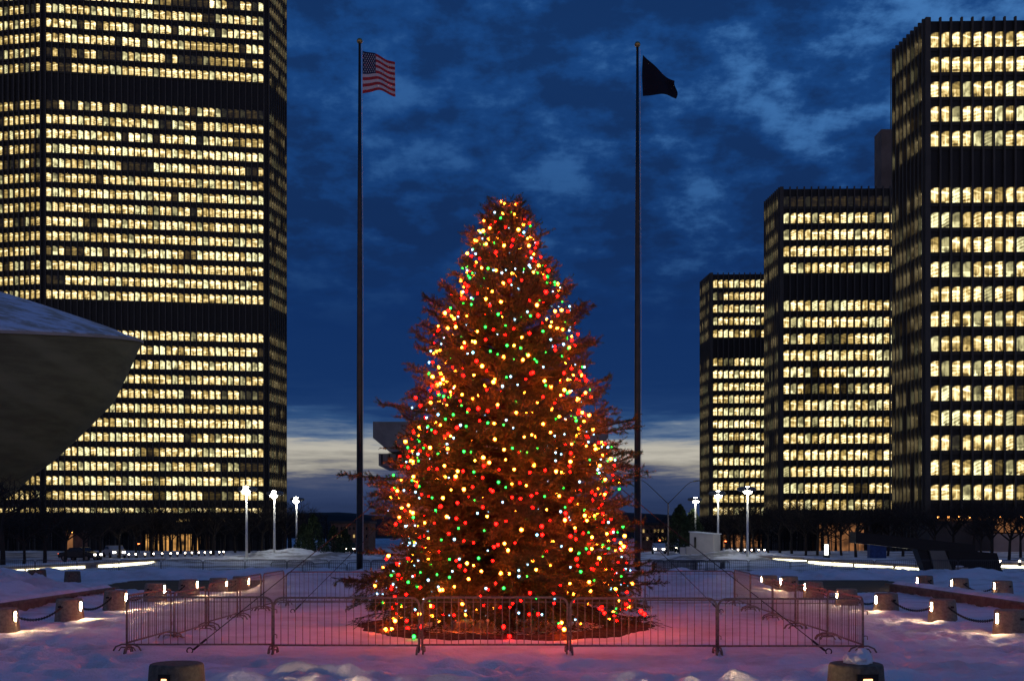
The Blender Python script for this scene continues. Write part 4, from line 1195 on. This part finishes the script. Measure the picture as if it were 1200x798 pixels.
    for c in ('red', 'amber', 'green', 'white'):
        m_ = bpy.data.materials.new('bulb_glass_'+c); m_.use_nodes = True; nt_ = m_.node_tree; g = N(nt_)
        nt_.nodes.remove(nt_.nodes['Principled BSDF'])
        tr = g.n('ShaderNodeBsdfTransparent'); tr.inputs[0].default_value = rgba([min(1, v*.7+.3) for v in shell[c]])
        em = g.n('ShaderNodeEmission'); em.inputs[0].default_value = rgba(shell[c]); em.inputs[1].default_value = 1.0
        mx = g.n('ShaderNodeMixShader'); mx.inputs[0].default_value = .34; g.l(tr.outputs[0], mx.inputs[1]); g.l(em.outputs[0], mx.inputs[2])
        g.l(mx.outputs[0], nt_.nodes['Material Output'].inputs[0]); m_.cycles.emission_sampling = 'NONE'
        mats.append(m_)
    wire = MB(); path = []; bulbs = []
    z = .25; ang = 0
    while z < 10.6:
        Rr = RZ(z); step = .25; dz = .42*step/(2*math.pi*max(Rr, .25))
        ang += step/max(Rr, .25); z += dz*(1 if z < 8.5 else .75)
        r = lob(ang, z)*Rr*q.uniform(.74, .93)
        zz = z+q.gauss(0, .2)
        if zz < .12: zz = .12+q.random()*.2
        rr_ = min(r, RZ(max(.3, min(zz, 10.8)))*.95)
        p = Vector((rr_*math.cos(ang), rr_*math.sin(ang), min(zz, 10.75)))
        path.append(p)
        c = q.choices((0, 1, 2, 3), (.32, .30, .18, .20))[0]
        bulbs.append((p, c, (.052, .053, .041, .038)[c]*q.uniform(.6, 1.15)))
    # a few stray bulbs drooping on to the ground by the skirt
    for px, py, c in ((452, 737, 1), (459, 737, 1), (478, 736, 0), (494, 734, 0), (590, 734, 0), (597, 745, 0), (661, 737, 1), (485, 747, 2), (656, 733, 0), (751, 716, 0), (755, 719, 0), (463, 727, 1)):
        Y = TY-3.5 if 480 < px < 700 else TY-2.0
        bulbs.append((Vector((PX(px, Y)-TX, Y-TY, max(PZ(py, Y), .06)-g0)), c, .06))
    for i in range(0, len(path)-1, 1): wire.tube([path[i], (path[i]+path[i+1])*.5*.985-Vector((0, 0, .04)), path[i+1]], .004, 3, 0, False)
    build('wire', wire, M['wire'], sroot)
    def bulb(m, p, r, c, cs):
        for rings, seg, mi in (([(.2, .58), (.60, .28), (.60, -.28), (.2, -.64)], 6, c), ([(.30, .9), (.85, .55), (1.0, 0), (.75, -.7), (.25, -1.3)], 8, cs)):
            n = len(m.v); L_ = len(rings)
            for rr, zz in rings:
                for k in range(seg):
                    t = 2*math.pi*k/seg; m.v.append((p.x+rr*r*math.cos(t), p.y+rr*r*math.sin(t), p.z+zz*r))
            for a_ in range(L_-1):
                for k in range(seg):
                    j = (k+1) % seg; m.f.append((n+a_*seg+j, n+a_*seg+k, n+(a_+1)*seg+k, n+(a_+1)*seg+j)); m.m.append(mi)
            m.f.append(tuple(n+k for k in range(seg))); m.m.append(mi)
            m.f.append(tuple(n+(L_-1)*seg+seg-1-k for k in range(seg))); m.m.append(mi)
    cam = Vector((-TX, -TY, CAMZ-g0))
    bulbs.sort(key=lambda t: -t[2]/(t[0]-cam).length if t[0].y < 0 else 0)
    print('bulbs', len(bulbs))
    for p, c, r in bulbs[:100]:
        m = MB(); bulb(m, Vector((0, 0, 0)), r, 0, 1)
        build('bulb', m, [mats[c], mats[c+4]], sroot, True, loc=p)
    m = MB()
    for p, c, r in bulbs[100:]: bulb(m, p, r, c, c+4)
    tag(build('bulb', m, mats, sroot, True), kind='stuff')
    # ---- mulch ring round the foot
    m = MB(); n = 96; gz0 = g0
    rings = [(2.5, -.03), (2.7, .05), (3.1, .09), (3.45, .08), (3.7, .03), (3.8, -.05)]
    for r, zz in rings:
        for k_ in range(n):
            t = 2*math.pi*k_/n; rr = r*(1+.03*math.sin(t*5)+.02*math.sin(t*13))
            xx, yy = TX+rr*math.cos(t), TY+rr*math.sin(t); m.v.append((xx, yy, gz(xx, yy)+zz+rnd.uniform(-.012, .012)))
    for a_ in range(len(rings)-1):
        for k_ in range(n):
            j = (k_+1) % n; m.f.append((a_*n+k_, (a_+1)*n+k_, (a_+1)*n+j, a_*n+j)); m.m.append(0)
    tag(build('mulch_ring', m, M['mulch'], None, True), kind='structure')
    # twigs lying on the mulch
    m = MB()
    for i in range(500):
        t = rnd.uniform(0, 6.28); r = rnd.uniform(2.6, 3.75); xx, yy = TX+r*math.cos(t), TY+r*math.sin(t); zz = gz(xx, yy)+rnd.uniform(.06, .16); a_ = rnd.uniform(0, 6.28); L_ = rnd.uniform(.15, .6)
        m.tube([(xx, yy, zz), (xx+L_*.5*math.cos(a_), yy+L_*.5*math.sin(a_), zz+rnd.uniform(0, .06)), (xx+L_*math.cos(a_), yy+L_*math.sin(a_), zz-.02)], .008, 3, 0, False)
    tag(build('fallen_twigs', m, M['trunk']), 'fallen twigs littering the dark ring under the tree', 'twigs', kind='stuff')
    # ---- guy cables
    for i, (x, y, nm) in enumerate(((-6.46, 23.95, 'front left'), (6.35, 23.95, 'front right'), (-6.5, 35.4, 'back left'), (6.2, 35.4, 'back right'))):
        z0 = gz(x, y); root2 = empty('guy_cable', (x, y, z0), 0, 'thin dark guy cable anchoring the tree at the %s of the enclosure' % nm, 'guy cable', 'guy cables steadying the tree')
        e = Vector((TX-x, TY-y, 5.9+g0-z0)); u = e.normalized()
        m = MB(); m.tube([u*.45, e*.5-Vector((0, 0, .05)), e], .010, 5); build('cable', m, M['cable'], root2)
        m = MB(); m.tube([u*.10, u*.45], .022, 6); build('turnbuckle', m, M['cable'], root2)
        pts = [Vector((.06*math.cos(t), 0, .04+.06*math.sin(t))) for t in [2*math.pi*k_/10 for k_ in range(11)]]
        m = MB(); m.tube(pts, .014, 5, 0, False); m.tube([(0, 0, -.2), (0, 0, 0)], .02, 5); build('anchor_ring', m, M['cable'], root2)
christmas_tree()

# ------------------------------------------------------------------ world
def world():
    w = bpy.data.worlds.new('World'); S.world = w; w.use_nodes = True; nt = w.node_tree; g = N(nt)
    bg = nt.nodes['Background']; tc = g.n('ShaderNodeTexCoord'); s = g.n('ShaderNodeSeparateXYZ'); g.l(tc.outputs['Generated'], s.inputs[0])
    x, y, z = s.outputs
    hor = g.math('SQRT', g.math('ADD', g.math('MULTIPLY', x, x), g.math('MULTIPLY', y, y)))
    v = g.math('DIVIDE', z, g.math('MAXIMUM', hor, .02))
    az = g.math('ARCTAN2', x, y)
    # horizontal streaks near the horizon
    c1 = g.n('ShaderNodeCombineXYZ'); g.l(g.math('MULTIPLY', az, 2.6), c1.inputs[0]); g.l(g.math('MULTIPLY', v, 24.0), c1.inputs[1])
    st = g.noise(c1.outputs[0], 3.0, 6, .62)
    vv = g.math('MULTIPLY_ADD', g.math('SUBTRACT', st, .5), .06, v)
    rp = g.n('ShaderNodeValToRGB'); g.l(g.math('MULTIPLY', vv, 2.0), rp.inputs[0])
    stops = [(0, (38, 48, 74)), (.03, (40, 54, 88)), (.075, (52, 66, 100)), (.092, (74, 82, 108)), (.108, (150, 146, 138)), (.13, (188, 183, 170)), (.146, (168, 166, 160)), (.160, (104, 122, 146)), (.178, (48, 80, 124)), (.20, (28, 58, 106)), (.25, (20, 50, 99)), (.36, (17, 47, 97)), (.55, (21, 58, 112)), (.8, (24, 66, 124)), (1.0, (22, 62, 118))]
    el = rp.color_ramp.elements
    el[0].position = 0; el[0].color = rgba(lin(stops[0][1])); el[1].position = 1; el[1].color = rgba(lin(stops[-1][1]))
    for p, c in stops[1:-1]:
        e = el.new(p); e.color = rgba(lin(c))
    base = rp.outputs[0]
    # cloud deck projected on a plane overhead
    iz = g.math('DIVIDE', 1.0, g.math('ADD', g.math('MAXIMUM', z, .0), .24))
    c2 = g.n('ShaderNodeCombineXYZ'); g.l(g.math('MULTIPLY', x, iz), c2.inputs[0]); g.l(g.math('MULTIPLY', y, g.math('MULTIPLY', iz, .95)), c2.inputs[1])
    n1 = g.noise(c2.outputs[0], 8.0, 9, .60); 
    mp = g.n('ShaderNodeMapping'); mp.inputs['Location'].default_value = (3.3, 1.7, 0); g.l(c2.outputs[0], mp.inputs[0])
    n2 = g.noise(mp.outputs[0], 2.4, 3, .5)
    cm = g.math('ADD', n1, g.math('MULTIPLY', g.math('SUBTRACT', n2, .5), .5))
    up = g.smooth(v, .15, .26)
    dark = g.math('MULTIPLY', g.smooth(cm, .53, .40), up); lite = g.math('MULTIPLY', g.smooth(cm, .51, .68), up)
    c = g.mix(g.math('MULTIPLY', dark, .55), base, rgba(lin((16, 33, 68))))
    c = g.mix(g.math('MULTIPLY', g.math('MULTIPLY', lite, g.math('MULTIPLY_ADD', g.smooth(az, -.1, .35), .5, .45)), g.math('MULTIPLY_ADD', g.smooth(v, .2, .4), .5, .45)), c, rgba(lin((66, 118, 178))))
    # warm city-like glow added to the unseen low sky behind the viewer
    back = g.smooth(y, .1, -.5); low = g.smooth(z, .75, .0)
    gl = g.n('ShaderNodeCombineXYZ'); gl.inputs[0].default_value = .20; gl.inputs[1].default_value = .10; gl.inputs[2].default_value = .055
    c = g.mix(g.math('MULTIPLY', back, low), c, (.185, .130, .105, 1), 'ADD')
    g.l(c, bg.inputs[0]); bg.inputs[1].default_value = 1.0
    w.cycles.sampling_method = 'AUTOMATIC'
world()

# ------------------------------------------------------------------ camera and render settings
cam = bpy.data.cameras.new('camera'); co = bpy.data.objects.new('camera', cam); COL.objects.link(co)
co.location = (0, 0, CAMZ); co.rotation_euler = (R(90), 0, 0)
cam.sensor_width = 36; cam.sensor_fit = 'HORIZONTAL'; cam.lens = 36*F/1200.0; cam.shift_y = (621-399)/1200.0
cam.clip_end = 12000; cam.clip_start = .1
S.camera = co
S.render.engine = 'CYCLES'
S.view_settings.view_transform = 'Standard'; S.view_settings.look = 'None'; S.view_settings.gamma = 1; S.view_settings.exposure = 0
S.view_settings.use_curve_mapping = False
S.cycles.use_light_tree = True
S.cycles.max_bounces = 4; S.cycles.diffuse_bounces = 2; S.cycles.transparent_max_bounces = 6
print('objects', len(bpy.data.objects))
